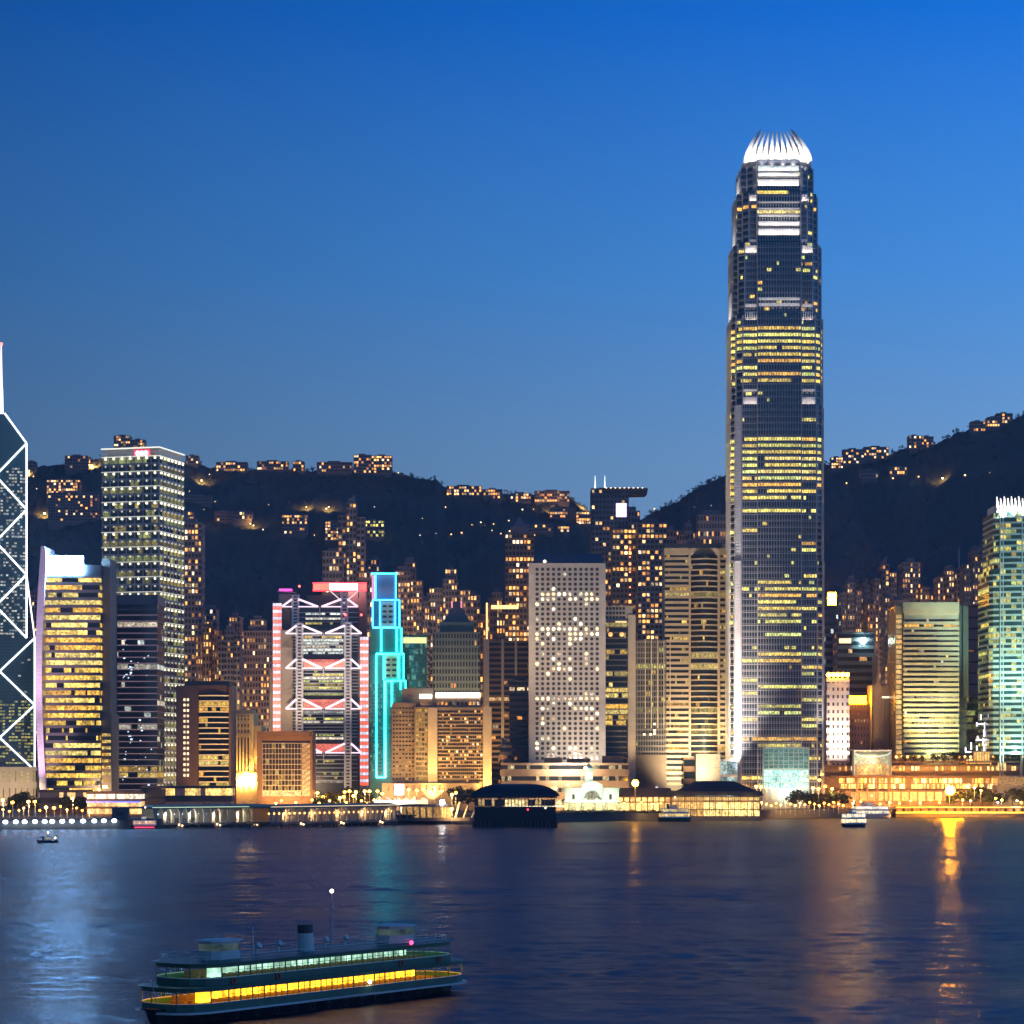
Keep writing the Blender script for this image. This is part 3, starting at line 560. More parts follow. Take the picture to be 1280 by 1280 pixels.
# club building: brown slab + balconies
D = 1400; cx = X(254, D); rt = thing('club_building', 'brown stone building with paired small windows and curved lit balcony bands', 'building', (cx, D+14, G)); f = lambda px: lat(px, D, cx); zz = lambda py: Z(py, D)-G
h = zz(857)
m = MB(); m.box(f(220), f(247), -14, 14, 0, h); m.box(f(247), f(288), -11, 14, 0, h+.4); m.box(f(286), f(288.5), -14.1, 14, 0, h-.2); m.box(f(228), f(284), -4, 10, h, h+3); m.build('wall', BROWN, rt)
for k in range(15):
    py = 873+k*6.75
    for px in (229.3, 233.6):
        q = MB(); q.box(f(px), f(px+2.6), -14.12, -13.9, zz(py+3.2), zz(py), mul((1, .78, .42), R.uniform(1., 1.8))); q.build('window', LAMP, rt)
for k in range(17):
    py = 868.5+k*6.75; q = MB(); n = 10
    pts = [(f(248+37.5*i/n), -12-2.6*math.sin(math.pi*i/n)) for i in range(n+1)]
    poly = pts+[(f(285.5), -10.9), (f(248), -10.9)]; q.prism(poly, zz(py+1.9), zz(py)); q.build('balcony', TAN, rt)
    q = MB(); g = office(.16, YEL, .4, 1, .05)(k, 17, 'F', 14)
    for i in range(14): q.box(f(248+37.5*i/14), f(248+37.5*(i+1)/14), -11.3, -11.05, zz(py+6.6), zz(py+2), g[i])
    q.build('window_strip', GLASS, rt)
    q = MB(); q.prism([(x, y-.12) for x, y in pts]+[(x, y-.02) for x, y in pts[::-1]], zz(py+1.5), zz(py+.5), g=(.95, .50, .14)); q.build('light_strip', LAMP, rt)
flood((cx+f(232), D-40, G+1), (cx+f(240), D, G+28), 3.0e5, (1, .50, .13), 75, 3); flood((cx+f(270), D-30, G+1), (cx+f(268), D, G+22), 6e4, (1, .55, .2), 75, 3)
# golden floodlit old bank
D = 1640; cx = X(306, D); rt = thing('golden_bank_building', 'old stone bank building floodlit gold from its foot', 'building', (cx, D+14, G)); f = lambda px: lat(px, D, cx); zz = lambda py: Z(py, D)-G
m = MB(); m.box(f(288), f(317), -14, 14, 0, zz(892)); m.box(f(286), f(326), -12, 14, 0, zz(907)); m.box(f(290), f(314), -12, 12, zz(892.2), zz(887)); m.box(f(284), f(329), -15.5, 14, 0, zz(966))
for i in range(6): m.box(f(291+i*4.1), f(292.9+i*4.1), -14.5, -13.9, zz(966), zz(918))
m.build('wall', mat('golden_stone', (.50, .38, .20)), rt)
for i in range(5):
    for a, b_, nm in ((964, 922, 'window'), (916, 912, 'window'), (909, 905, 'window'), (900.5, 898, 'window'), (896, 894, 'window')):
        q = MB(); q.box(f(293.1+i*4.1), f(294.9+i*4.1), -14.1, -13.85, zz(a), zz(b_), (.03, .012, .003)); q.build(nm, GLASS, rt)
for px in (292, 302, 312, 322): flood((cx+f(px), D-9, G+9), (cx+f(px), D+1, G+34), 1.1e5, (1, .58, .13), 95, 1.)
for px, py, r in ((303, 976, 2.6), (317, 971, 2.0), (309, 968, 1.5)):
    q = MB(); q.ball((f(px), -20, zz(py)), r, 10, 6, (90, 46, 9)); q.bar((f(px), -20, 0), (f(px), -20, zz(py)), .2); q.build('floodlight_head', BEACON, rt)
# council block with white grid
D = 1370; cx = X(355.5, D); rt = thing('council_block', 'brown framed slab with a fine gridded window wall and lit stair bay', 'building', (cx, D+12, G)); f = lambda px: lat(px, D, cx); zz = lambda py: Z(py, D)-G
m = MB(); h = zz(914); m.box(f(321), f(327.5), -12, 12, 0, h); m.box(f(388), f(390.5), -12, 12, 0, h); m.box(f(327), f(389), -12, 12, h-2.6, h+.02); m.box(f(327), f(388.4), -10.4, 12, 0, h-2.7); m.box(f(327), f(388.4), -11.9, 12, zz(1001), zz(996)); m.build('wall', BROWN, rt)
for k in range(10):
    y1, y0 = 929+k*6.6, 929+(k+1)*6.6; lit = k in (9,)
    q = MB()
    for i in range(12):
        a = 328+i*4.0; g = (1.3, .8, .28) if lit else mul(R.choice(YEL), R.uniform(.1, .5)) if R.random() < (.12 if k < 6 else .5) else (.03, .012, .006); q.box(f(a+.25), f(a+3.75), -10.9, -10.6, zz(y0-.4), zz(y1+.4), g)
    q.build('window_strip', GLASS, rt)
    q = MB(); q.box(f(377.5), f(387.5), -11.2, -10.6, zz(y0-.6), zz(y1+.6), mul((1., .42, .10) if k < 5 else (1, .72, .25), R.uniform(.2, .55))); q.build('stair_window', ROOM, rt)
    q = MB(); q.bar((f(377.5), -11.4, zz(y0)), (f(387.5), -11.4, zz(y1)), .45); q.build('stair_flight', CONC, rt)
m = MB()
for i in range(14): m.box(f(327.8+i*4.0), f(328.3+i*4.0), -11.5, -10.5, zz(996), zz(929))
for k in range(11): m.box(f(327), f(388.3), -11.46, -10.5, zz(929+k*6.6)-.2, zz(929+k*6.6)+.2)
m.build('window_grid', PALE, rt)
flood((cx+f(355), D-36, G+1), (cx+f(355), D, G+24), 3.0e5, (1, .50, .13), 80, 3)
# ladder-mast bank with hanging trusses
D = 1750; cx = X(403, D); rt = thing('truss_bank_tower', 'bank tower with ladder masts, hanging white trusses and striped lit stair shafts', 'tower', (cx, D+20, G)); f = lambda px: lat(px, D, cx); zz = lambda py: Z(py, D)-G
m = MB(); m.box(f(366), f(447), -17, 20, 0, zz(787)); m.box(f(364), f(446), 0, 20, zz(787.2), zz(758)); m.box(f(380), f(428), 4, 18, zz(758.2), zz(741)); m.build('core', mat('smoked_glass_wall', (.03, .035, .04), .15, 0, .8, .1), rt)
m = MB(); m.box(f(349.5), f(365), -14, 14, 0, zz(787)); m.box(f(344), f(359), 6, 22, 0, zz(739)); m.box(f(443), f(449), -14, 14, 0, zz(793)); m.box(f(334), f(338), 0, 14, 0, zz(834)); m.box(f(432), f(455), 8, 22, 0, zz(733)); m.build('service_shaft', mat('warm_grey_panels', (.34, .28, .22)), rt)
lv = [(764, .5), (770, .9), (776, .3)]+[(795+i*3.95, .9 if i in (1, 2) else .55) for i in range(6)]+[(838+i*4.1, .75) for i in range(8)]+[(889+i*4.1, .85) for i in range(9)]+[(945+i*5.2, .45) for i in range(7)]
for py, p in lv:
    q = MB(); n = 26; yy = -17.15 if py > 787 else -.15; g = office(p, GRN+WHT, .3, 1.3, .2)(0, 1, 'F', n)
    for i in range(n): q.box(f(379+50*i/n), f(379+50*(i+.88)/n), yy, yy+.2, zz(py+2.4), zz(py), g[i])
    q.build('window_strip', GLASS, rt)
    q = MB(); q.box(f(366), f(447), yy-.35, yy+.1, zz(py-.1), zz(py-1.1)); q.build('floor_edge', STEEL, rt)
def ladder(px, y, pt, pb, wpx=7):
    q = MB(); a, b_ = f(px-wpx/2), f(px+wpx/2)
    for xx in (a, b_): q.bar((xx, y, zz(pb)), (xx, y, zz(pt)), .85, n=8)
    for yy in (y+4.5,): q.bar((a, yy, zz(pb)), (a, yy, zz(pt)), .7, n=6); q.bar((b_, yy, zz(pb)), (b_, yy, zz(pt)), .7, n=6)
    py = pt+1
    while py < pb: q.box(a, b_, y-.5, y+.5, zz(py)-.55, zz(py)+.55); q.box(a-.4, a+.4, y, y+4.5, zz(py)-.4, zz(py)+.4); py += 4.05
    q.build('ladder_mast', ALU, rt)
ladder(366.5, -3, 741, 790); ladder(428.5, -3, 737, 790); ladder(374.5, -20.5, 779, 985); ladder(435, -20.5, 778, 985)
def truss(y, pt, pb, xl, xr, red):
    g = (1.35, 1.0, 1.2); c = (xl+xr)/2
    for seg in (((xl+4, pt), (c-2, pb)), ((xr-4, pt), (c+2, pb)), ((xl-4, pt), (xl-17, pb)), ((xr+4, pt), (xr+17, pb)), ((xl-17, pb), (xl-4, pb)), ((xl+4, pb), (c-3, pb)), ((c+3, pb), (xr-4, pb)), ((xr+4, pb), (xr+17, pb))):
        q = MB(); r = .72 if seg[0][1] != seg[1][1] else .45; q.bar((f(seg[0][0]), y, zz(seg[0][1])), (f(seg[1][0]), y, zz(seg[1][1])), r, n=6, g=g); q.build('truss_member', LAMP, rt)  # white light on the steel put in as the member's own glow
    q = MB(); q.bar((f(c), y, zz(pb)), (f(c), y, zz(pb+14)), .35); q.build('hanger', ALU, rt)
    if red: q = MB(); q.box(f(xl+5), f(xr-5), y+2.6, y+3, zz(pb-.5), zz(pt+.2), (.60, .06, .035)); q.build('lit_red_band', ROOM, rt)
flood((X(357, D), D-52, G+40), (X(357, D), D-14, G+85), 2.2e5, (1, .70, .42), 75, 2); flood((X(447, D), D-52, G+40), (X(446, D), D-14, G+85), 1.0e5, (1, .70, .5), 60, 2)
truss(-4, 747, 756.5, 366.5, 428.5, 0); truss(-21.5, 782, 792, 374.5, 435, 0); truss(-21.5, 824, 835.5, 374.5, 435, 1); truss(-21.5, 874, 886, 374.5, 435, 1); truss(-21.5, 929.5, 941, 374.5, 435, 1)
for x0, x1, pa, pb, y in ((338.5, 350, 752, 915, -6), (449, 460, 795, 982, -12)):
    q = MB(); q.box(f(x0), f(x1), y, y+12, 0, zz(pa)); sh = q.build('stair_shaft', STEEL, rt); py = pa+.5; k = 0
    while py < pb-3:
        q = MB(); g = (1.05, .95, 1.15) if k % 2 == 0 else (1.7, .17, .05)
        n = 3
        for i in range(n): q.box(f(x0+(x1-x0)*i/n+.3), f(x0+(x1-x0)*(i+1)/n-.3), y-.25, y, zz(py+3.6), zz(py), mul(g, R.uniform(.7, 1.15)))
        q.build('stair_light', LAMP, sh); py += 4.25; k += 1
q = MB(); q.box(f(389), f(410), -3, -1.5, zz(735), zz(727.5), (5, .32, .12)); q.box(f(388.5), f(456.5), -3.2, -1.4, zz(736.6), zz(735.2), (6, .06, .10)); q.box(f(388.5), f(456.5), -3.2, -1.4, zz(727.2), zz(725.8), (6, .06, .10)); q.box(f(410), f(445), -3, -1.5, zz(735.2), zz(727.3), (16, 8, 9)); q.box(f(445), f(456), -3, -1.5, zz(735), zz(727.5), (5, .2, .14)); q.build('roof_sign', BEACON, rt)
for px in (400, 428, 446):
    q = MB(); q.bar((f(px), -1, zz(745)), (f(px), -1, zz(727.5)), .4); q.build('sign_post', DARK, rt)
for a, b_ in (((410, 736), (428, 752)), ((446, 736), (428, 752))):
    q = MB(); q.bar((f(a[0]), -2, zz(a[1])), (f(b_[0]), -2, zz(b_[1])), .5, g=(.9, .8, .85)); q.build('sign_strut', LAMP, rt)
q = MB(); q.box(f(344), f(360), 8, 16, zz(734.5), zz(732.2), (1.5, .12, .9)); q.bar((f(341), 10, zz(735)), (f(366), 10, zz(737)), .5); q.build('crane', LAMP, rt)
for px, py in ((372, 731), (430, 767), (450, 767)):
    q = MB(); q.ball((f(px), -6, zz(py)), .9, 8, 5, (6, .5, .4)); q.build('warning_light', LAMP, rt)
for px in (374.5, 435, 405): flood((cx+f(px), D-45, G+1), (cx+f(px), D-18, G+90), 5e5, (1, .78, .66), 40, 2)
# cyan outlined bank
D = 1735; cx = X(483, D); rt = thing('cyan_outlined_tower', 'slim stepped tower outlined with cyan neon lines', 'tower', (cx, D+15, G)); f = lambda px: lat(px, D, cx); zz = lambda py: Z(py, D)-G
m = MB(); m.box(f(469.5), f(495), -13, 13, zz(751), zz(717.5)); m.box(f(466), f(499.5), -14, 14, zz(785), zz(750)); m.box(f(463), f(501.7), -14.5, 14, zz(818), zz(784.8)); m.box(f(462), f(504.6), -15, 15, zz(851), zz(817)); m.box(f(462), f(496), -15.1, 15, 0, zz(850)); m.box(f(484), f(508), -12, 15, 0, zz(851.5)); m.build('wall', TEAL, rt)
m = MB(); m.box(f(471), f(493.3), -13.3, -12.9, zz(748), zz(718.5)); m.build('blank_sign_panel', mat('mauve_panel', (.30, .25, .27)), rt)
for x0, x1, pa, pb, y in ((476, 492.5, 752, 784, -14.3), (480.5, 498, 819, 849, -15.3)):
    m = MB(); m.box(f(x0), f(x1), y, y+.4, zz(pb), zz(pa)); m.build('stone_bay', mat('cream_stone', (.46, .41, .27)), rt)
    for r_ in range(4):
        for c_i in range(2):
            q = MB(); a = x0+2.2+c_i*7.6; b_ = pa+4.5+r_*6.6; q.box(f(a), f(a+5), y-.12, y+.1, zz(b_+2.4), zz(b_), (.01, .01, .01)); q.build('window', GLASS, rt)
for k in range(26):
    q = MB(); py = 856+k*4.4
    for i in range(10): q.box(f(463+i*1.9), f(464.4+i*1.9), -15.25, -15, zz(py+2), zz(py), mul((.5, 1, .8), R.uniform(.03, .5) if R.random() < .2 else .012))
    for i in range(5): q.box(f(486+i*3.5), f(488.3+i*3.5), -15.3 if i < 3 else -12.2, -15 if i < 3 else -11.9, zz(py+2), zz(py), mul((.3, .9, .45), R.uniform(.05, .3)))
    q.build('window_strip', GLASST, rt)
def neon(*pts, y=-15.9, r=.55, g=(.12, 12, 13)):
    q = MB()
    for a, b_ in zip(pts, pts[1:]): q.bar((f(a[0]), y, zz(a[1])), (f(b_[0]), y, zz(b_[1])), r, n=6, g=g)
    q.build('neon_line', BEACON, rt)
B2 = (.16, 3.2, 9)
neon((464, 717), (497.5, 717), g=B2); neon((469.6, 749), (469.6, 717.5), g=B2); neon((494.8, 717.5), (494.8, 749), g=B2)
neon((466, 784), (466, 750), (499.4, 750), (499.4, 784.5), (466, 784.5), g=B2); neon((475, 750.5), (475, 784), g=B2); neon((494, 750.5), (494, 784), g=B2)
neon((476.6, 785), (476.6, 817)); neon((501.7, 785), (501.7, 817)); neon((496, 785), (496, 817))
neon((470.5, 972), (470.5, 817.3), (504.6, 817.3), (504.6, 851)); neon((480, 817.5), (480, 850)); neon((498.7, 817.5), (498.7, 850))
neon((482, 972), (482, 851), (507, 851), (507, 862), y=-16.1); neon((481.3, 972), (481.3, 851), r=.8, y=-16); neon((490, 851), (490, 883)); neon((501, 851), (501, 862)); neon((470.5, 971.5), (482, 971.5))
q = MB(); q.box(f(464.4), f(469), -12, -8, zz(748), zz(718.5), (.8, .02, .10)); q.build('red_side_glow', LAMP, rt)  # red light on the side wall put in as a glowing box
flood((cx+f(492), D-24, G+30), (cx+f(492), D-10, Z(835, D)), 2.2e5, (.3, 1, .75), 50, 2)
# teal glass block behind
tb = tower('teal_glass_block', 'teal glass office block with pale lit roof band beside the cyan outlined tower', 500, 534, 795, 1820, 26, 12, TEAL, lambda k, n, s, m_: [mul((.4, .9, .7), R.uniform(.04, .25)) if R.random() < .3 else (.004, .02, .018) for _ in range(m_)], sp=.2, inset=.25, glass=GLASST, depth=24, pent=False)
q = MB(); w, h = tb['w'], tb['h']; q.box(-w/2+.5, w/2-.5, -12.4, -12, h-5.5, h-1, (.9, .95, .35)); q.build('roof_light_band', LAMP, tb)
q = MB(); q.box(-w/2+.5, w/2-3, -12.6, -12.2, h*.51, h*.51+3.2, (1.1, .95, .5)); q.build('lit_terrace', LAMP, tb)
# pyramid-roofed tower
flood((X(565, 1800), 1735, G+40), (X(570, 1800), 1800, G+75), 2.4e5, (1, .72, .42), 75, 4)  # warm spot added to brighten this otherwise dark tower
py_ = tower('pyramid_roof_tower', 'dark green-grey tower with a copper pyramid roof and twin lamps', 541, 600, 792, 1800, 24, 16, mat('grey_green_stone', (.19, .21, .17)), office(.12, ORG, .3, 1.2, .07), sp=.35, pierw=1.1, depth=34, pent=False)
w, h = py_['w'], py_['h']
q = MB(); q.box(-w*.36, w*.36, -13, 13, h+1.1, h+9); q.prism([(-w*.30, -10), (w*.30, -10), (w*.30, 10), (-w*.30, 10)], h+8.9, h+14, [(-w*.2, -7), (w*.2, -7), (w*.2, 7), (-w*.2, 7)]); q.prism([(-w*.2, -7), (w*.2, -7), (w*.2, 7), (-w*.2, 7)], h+14, h+25, [(-w*.05, -2), (w*.05, -2), (w*.05, 2), (-w*.05, 2)]); q.build('pyramid_roof', GREENR, py_)
for s_ in (-1, 1):
    q = MB(); q.box(s_*w*.1-.5, s_*w*.1+.5, -9, -8, h+20, h+25, (1.5, .3, .4)); q.build('roof_lamp', LAMP, py_)
q = MB()
for i in range(4): q.box(-w*.34+i*w*.17, -w*.24+i*w*.17, -13.5, -12.9, h*.16, h*.16+2.4, (1.2, .8, .3))
q.build('lit_louvre', LAMP, py_)
# ---------------------------------------------------------------- middle of the city
# hotel with floodlit pillars
D = 1500; cx = X(551, D); rt = thing('hotel_building', 'long hotel with two golden floodlit pillars and white lamps along its roof', 'hotel', (cx, D+14, G)); f = lambda px: lat(px, D, cx); zz = lambda py: Z(py, D)-G
m = MB(); m.box(f(489), f(519), -8, 14, 0, zz(878)); m.box(f(502), f(541), -4, 12, 0, zz(859.5)); m.box(f(518.5), f(604), -13, 14, 0, zz(884)); m.box(f(541), f(601), -9, 12, zz(884.2), zz(872)); m.box(f(525), f(541), -12, 10, zz(884.1), zz(874)); m.build('wall', mat('hotel_stone', (.30, .23, .16)), rt)
for x0, x1 in ((535, 546.5), (604, 614.5)):
    m = MB(); m.box(f(x0), f(x1), -15, 10, 0, zz(884.5 if x0 < 600 else 884)); m.build('pillar', PALE, rt); flood((cx+f((x0+x1)/2), D-10, G+3.5), (cx+f((x0+x1)/2), D-1, G+26), 1.3e5, (1, .56, .15), 75, .8); flood((cx+f((x0+x1)/2), D-26, G+4), (cx+f((x0+x1)/2), D-1, G+34), 4e4, (1, .56, .15), 42, .8)
for k in range(20):
    q = MB(); y = 888+k*4.55; g = resid(.22, ORG, .5, 2.6)(k, 20, 'F', 22)
    for i in range(22): q.box(f(547.5+56*i/22), f(547.5+56*(i+.8)/22), -13.15, -12.9, zz(y+2.5), zz(y), g[i] if any(g[i]) else (.012, .008, .005))
    q.build('window_row', GLASS, rt); q = MB(); q.box(f(547), f(604), -13.7, -12.9, zz(y+3.9), zz(y+2.9)); q.build('balcony', TAN, rt)
for k in range(15):
    q = MB(); y = 886+k*6.1
    for i in range(4): q.box(f(520+3.7*i), f(523+3.7*i), -13.15, -12.9, zz(y+3.4), zz(y), mul(R.choice(YEL), R.uniform(.03, .6)))
    q.build('window_row', GLASS, rt)
for k in range(18):
    q = MB(); y = 884+k*5.2
    for i in range(7): q.box(f(490.5+4*i), f(493+4*i), -8.15, -7.9, zz(y+2), zz(y), mul(R.choice(YEL), R.uniform(.2, .7)) if R.random() < (.1 if k < 11 else .4) else (.02, .012, .006))
    q.build('window_row', GLASS, rt)
for i in range(11):
    q = MB(); q.box(f(546+5*i), f(549+5*i), -9.15, -8.9, zz(881), zz(877), mul(R.choice(ORG), R.uniform(.1, 1.2)) if R.random() < .4 else (.01, .006, .004)); q.build('top_window', GLASS, rt)
for x0, x1, pa, pb in ((524, 539.5, 867.5, 873), (544.5, 600, 865.5, 871.8)):
    q = MB(); q.box(f(x0), f(x1), -9.6, -9, zz(pb), zz(pa), (6, 5.4, 4.4)); q.build('roof_light', BEACON, rt)
m = MB(); m.box(f(478), f(600), -18, -9, 0, zz(979)); m.build('podium', TAN, rt)
for k in range(14):
    q = MB(); q.box(f(484+8*k), f(487+8*k), -18.15, -17.9, zz(988), zz(982), (.5, .26, .08)); q.build('podium_window', GLASS, rt)
flood((cx+f(575), D-50, G+2), (cx+f(575), D, G+35), 2.8e5, (1, .54, .13), 75, 8); flood((cx+f(505), D-40, G+2), (cx+f(505), D, G+25), 1.5e5, (1, .54, .14), 80, 3)
# finned slab behind it
D = 1620; pr = tower('finned_slab', 'brown slab with tall pale vertical fins behind the hotel', 604, 664, 803, D, 30, 16, BROWN, office(.22, ORG, .2, 1., .08), sp=.42, depth=26, pent=False); w, h = pr['w'], pr['h']
for a, b_, lo in ((604.5, 611.5, 0), (626.5, 630, .35), (643.5, 646.5, .62)):
    q = MB(); q.box((a-634)/F*D, (b_-634)/F*D, -13.9, -12.9, h*lo, h+2.2); q.build('fin', PALE, pr)
flood((X(612, D), D-32, G+2), (X(620, D), D-13, G+45), 2.6e5, (1, .62, .25), 60, 2)
tower('shadow_block', 'plain dark block in front of the finned slab with a stray lamp', 636, 663, 852, 1560, 22, 8, CONCD, office(.06, ORG, .3, 1.2, .03), depth=22)
tower('shadow_block', 'low dark block at the foot of the finned slab', 624, 640, 934, 1520, 8, 6, CONCD, office(.12, ORG, .3, .9, .05), depth=18)
# round window tower
D = 1540; cx = X(709, D); rt = thing('round_window_tower', 'pale tower covered in rows of round porthole windows', 'tower', (cx, D+21, G)); f = lambda px: lat(px, D, cx); zz = lambda py: Z(py, D)-G
w = 96/F*D; h = zz(704.5); nx, nz = 12, 39; bx = 7/F*D; cw = (w-2*bx)/nx; z0 = zz(951); ch = (h-2-z0)/nz
ST = mat('pale_panel_wall', (.46, .42, .36), .6); m = MB(); yf = -21
m.box(-w/2, w/2, -20.2, 21, 0, h); m.box(-w/2, w/2, yf, -20.1, 0, z0); m.box(-w/2, w/2, yf, -20.1, h-2, h+.3); m.box(-w/2, -w/2+bx, yf, -20.1, z0-.01, h-1.99); m.box(w/2-bx, w/2, yf, -20.1, z0-.01, h-1.99)
litn = {2: .3, 4: .1, 5: .6, 6: .5, 7: .25, 10: .2, 11: .2, 12: .75, 13: .7, 14: .3, 17: .25, 18: .35, 19: .3, 20: .4, 26: .95, 27: .3, 28: .55, 30: .2, 32: .25, 36: .5}
wins = []
for r_ in range(nz):
    zc = h-2-(r_+.5)*ch
    for c_i in range(nx):
        xc = -w/2+bx+(c_i+.5)*cw; n = 12; rr = min(cw, ch)*.345; ring = [(xc+rr*math.cos(2*math.pi*i/n), zc+rr*math.sin(2*math.pi*i/n)) for i in range(n)]
        sq = []
        for i in range(n):
            a = 2*math.pi*i/n; u = max(abs(math.cos(a)), abs(math.sin(a))); sq.append((xc+cw/2*math.cos(a)/u, zc+ch/2*math.sin(a)/u))
        for i in range(n):
            j = (i+1) % n; m.face([(sq[i][0], yf, sq[i][1]), (sq[j][0], yf, sq[j][1]), (ring[j][0], yf, ring[j][1]), (ring[i][0], yf, ring[i][1])]); m.face([(ring[i][0], yf, ring[i][1]), (ring[j][0], yf, ring[j][1]), (ring[j][0], yf+.75, ring[j][1]), (ring[i][0], yf+.75, ring[i][1])])
        g = mul(R.choice([(1, .85, .5), (1, .75, .4), (.95, .9, .65)]), R.uniform(.7, 2.8)) if R.random() < litn.get(r_, .06) else (.01, .009, .008)
        wins.append((sum(g), ring, g))
m.build('wall', ST, rt); wins.sort(key=lambda a: -a[0]); rest = MB()
for i, (_, ring, g) in enumerate(wins):
    q = MB() if i < 100 else rest; q.face([(x, yf+.7, z) for x, z in ring], g)
    if i < 100: q.build('round_window', GLASS, rt)
rest.build('round_window', GLASS, rt, kind='stuff')
m = MB(); m.prism([(f(666), -16), (f(755), -16), (f(755), 18), (f(666), 18)], h+.29, zz(690.5), [(f(669), -10), (f(752), -10), (f(752), 16), (f(669), 16)]); m.build('roof_plant_screen', SLATE, rt)
m = MB(); m.bar((f(681), -20, h), (f(681), -20, h+1.5), .1); m.ball((f(681), -20, h+1.5), 1.0, 8, 5, (4, 3, 1.8)); m.build('roof_lamp', LAMP, rt)
for px, dy, z_, tz, pw, sz in ((690, 34, 32, 48, 4e4, 4), (722, 34, 32, 44, 1.6e5, 4), (745, 34, 32, 50, 4e4, 4), (700, 70, 3, 95, 7e5, 14), (722, 70, 3, 120, 7e5, 14)):
    flood((X(px, D), D-dy, G+z_), (X(px, D), D, G+tz), pw, (1, .80, .60), 95 if dy < 40 else 60, sz)
# glass block with yellow floors
D = 1590; gb = tower('yellow_floor_block', 'narrow glass block with several solid yellow lit floors and a pale stone side', 756, 785, 778, D, 34, 12, CONCD, lambda k, n, s, m_: office({22: .9, 20: .9, 18: .95, 17: .95, 16: 1, 19: .5, 15: .6, 8: .6, 7: .5, 24: .5}.get(k, .12), YEL, .4, 1.1, .06)(k, n, s, m_), sp=.25, inset=.25, depth=28, pent=False); w, h = gb['w'], gb['h']
q = MB(); q.box(w/2+.1, w/2+5, -14, 14, 0, h+5); q.box(-w/2, w/2+3, -13, 14, h+1.1, h+11); q.build('stone_core', PALE, gb)
for r_ in range(3):
    for c_i in range(6):
        q = MB(); q.box(-w/2+.8+c_i*2.2, -w/2+2.4+c_i*2.2, -13.15, -12.9, h+2.4+r_*3, h+4.2+r_*3, (.01, .01, .01)); q.build('crown_opening', GLASS, gb)
q = MB(); q.box(-w/2+7, w/2-1, -14.8, -14.2, h-.2, h+.9, (1, .7, .25)); q.build('lit_ledge', LAMP, gb)
for px in (763, 777):
    q = MB(); q.ball(((px-770.5)/F*D, -14.6, h-8), 1.5, 8, 5, (1.4, .6, .08)); q.build('wall_lamp', LAMP, gb)
flood((X(790, D), D-22, G+2), (X(790, D), D-10, G+55), 2.2e5, (1, .72, .38), 50, 2)
# dark tower with pale uprights
D = 1620; dt = tower('dark_upright_tower', 'dark unlit tower with thin pale uprights between the yellow-floored block and the banded stone pair', 794, 833, 803, D, 30, 12, CONCD, office(.12, GRN, .2, .8, .05), sp=.3, pierw=.6, depth=30, pent=False); w, h = dt['w'], dt['h']
q = MB()
for i in range(5): q.box(-4+i*4.2, -3.5+i*4.2, -15.6, -14.9, h*.48, h+2)
q.build('upright', PALE, dt); q = MB(); q.box(-w/2-.1, w/2+.1, -15.9, -14.8, 0, h*.32); q.build('blank_lower_wall', mat('dull_brown_wall', (.14, .11, .09)), dt)
for px, py in ((805, 918), (813, 918), (818, 913), (818, 917), (818, 905)):
    q = MB(); q.box((px-813.5)/F*D-.8, (px-813.5)/F*D+.9, -16.1, -15.8, Z(py, D)-G-.7, Z(py, D)-G+.7, (1, .95, .6)); q.build('lit_window', LAMP, dt)
q = MB(); q.box(3, 4.4, -20, -18.8, 0, 14, (1.4, 1.2, 1.6)); q.build('light_column', LAMP, dt)
# banded stone pair with rounded middle bay
D = 1620; cx = X(871, D); rt = thing('banded_stone_tower', 'tan stone tower of many bands with rounded middle bay beside the tallest tower', 'tower', (cx, D+18, G)); f = lambda px: lat(px, D, cx); zz = lambda py: Z(py, D)-G
h = zz(686); fl = 47; fh = h/fl; BST = mat('banded_stone', (.36, .29, .21)); q = MB()
def bay(x0, x1, bulge, y=-18, n=10): return [(f(x0+(x1-x0)*i/n), y-bulge*math.sin(math.pi*i/n)) for i in range(n+1)]
secs = [(831, 861, 0), (863.5, 897, 4.5), (900, 911, 0)]
q.box(f(831.5), f(910.5), -17, 18, 0, h-.2); q.box(f(830.5), f(911), -18.3, 18, h-4.2, h+.5); q.box(f(861), f(863.5), -18.8, -16, 0, h-.1); q.box(f(897), f(900), -18.8, -16, 0, h-.1); q.box(f(834), f(905), -8, 14, h+.4, h+4.5)
for k in range(fl-1):
    for x0, x1, bu_ in secs:
        p = bay(x0, x1, bu_, -17.8, 8 if bu_ else 1); q.prism(p+[(p[-1][0], -16.5), (p[0][0], -16.5)], k*fh, k*fh+fh*(.26 if bu_ else .5))
q.build('wall', BST, rt)
for k in range(fl-1):
    for x0, x1, bu_ in secs:
        n = 16 if bu_ else (14 if x0 < 850 else 5); p = bay(x0, x1, bu_, -17.2, n); s_ = MB(); g = office(.10 if k > 14 else .3, YEL, .2, .9, .07)(k, fl, 'F', n)
        for i in range(n): s_.face([(p[i][0], p[i][1], k*fh+fh*(.24 if bu_ else .48)), (p[i+1][0], p[i+1][1], k*fh+fh*(.24 if bu_ else .48)), (p[i+1][0], p[i+1][1], k*fh+fh*1.02), (p[i][0], p[i][1], k*fh+fh*1.02)], g[i])
        s_.build('window_strip', GLASS, rt)
for px, d_, z_, tz, pw in ((846, 22, 14, 30, 2.6e5), (846, 44, 6, 75, 4.5e5), (880, 22, 40, 55, 1.2e5), (880, 44, 6, 95, 4.5e5), (862, 100, 6, 140, 5e5)): flood((X(px, D), D-d_, G+z_), (X(px, D), D, G+tz), pw, (1, .74, .40), 80 if d_ < 50 else 60, 8)
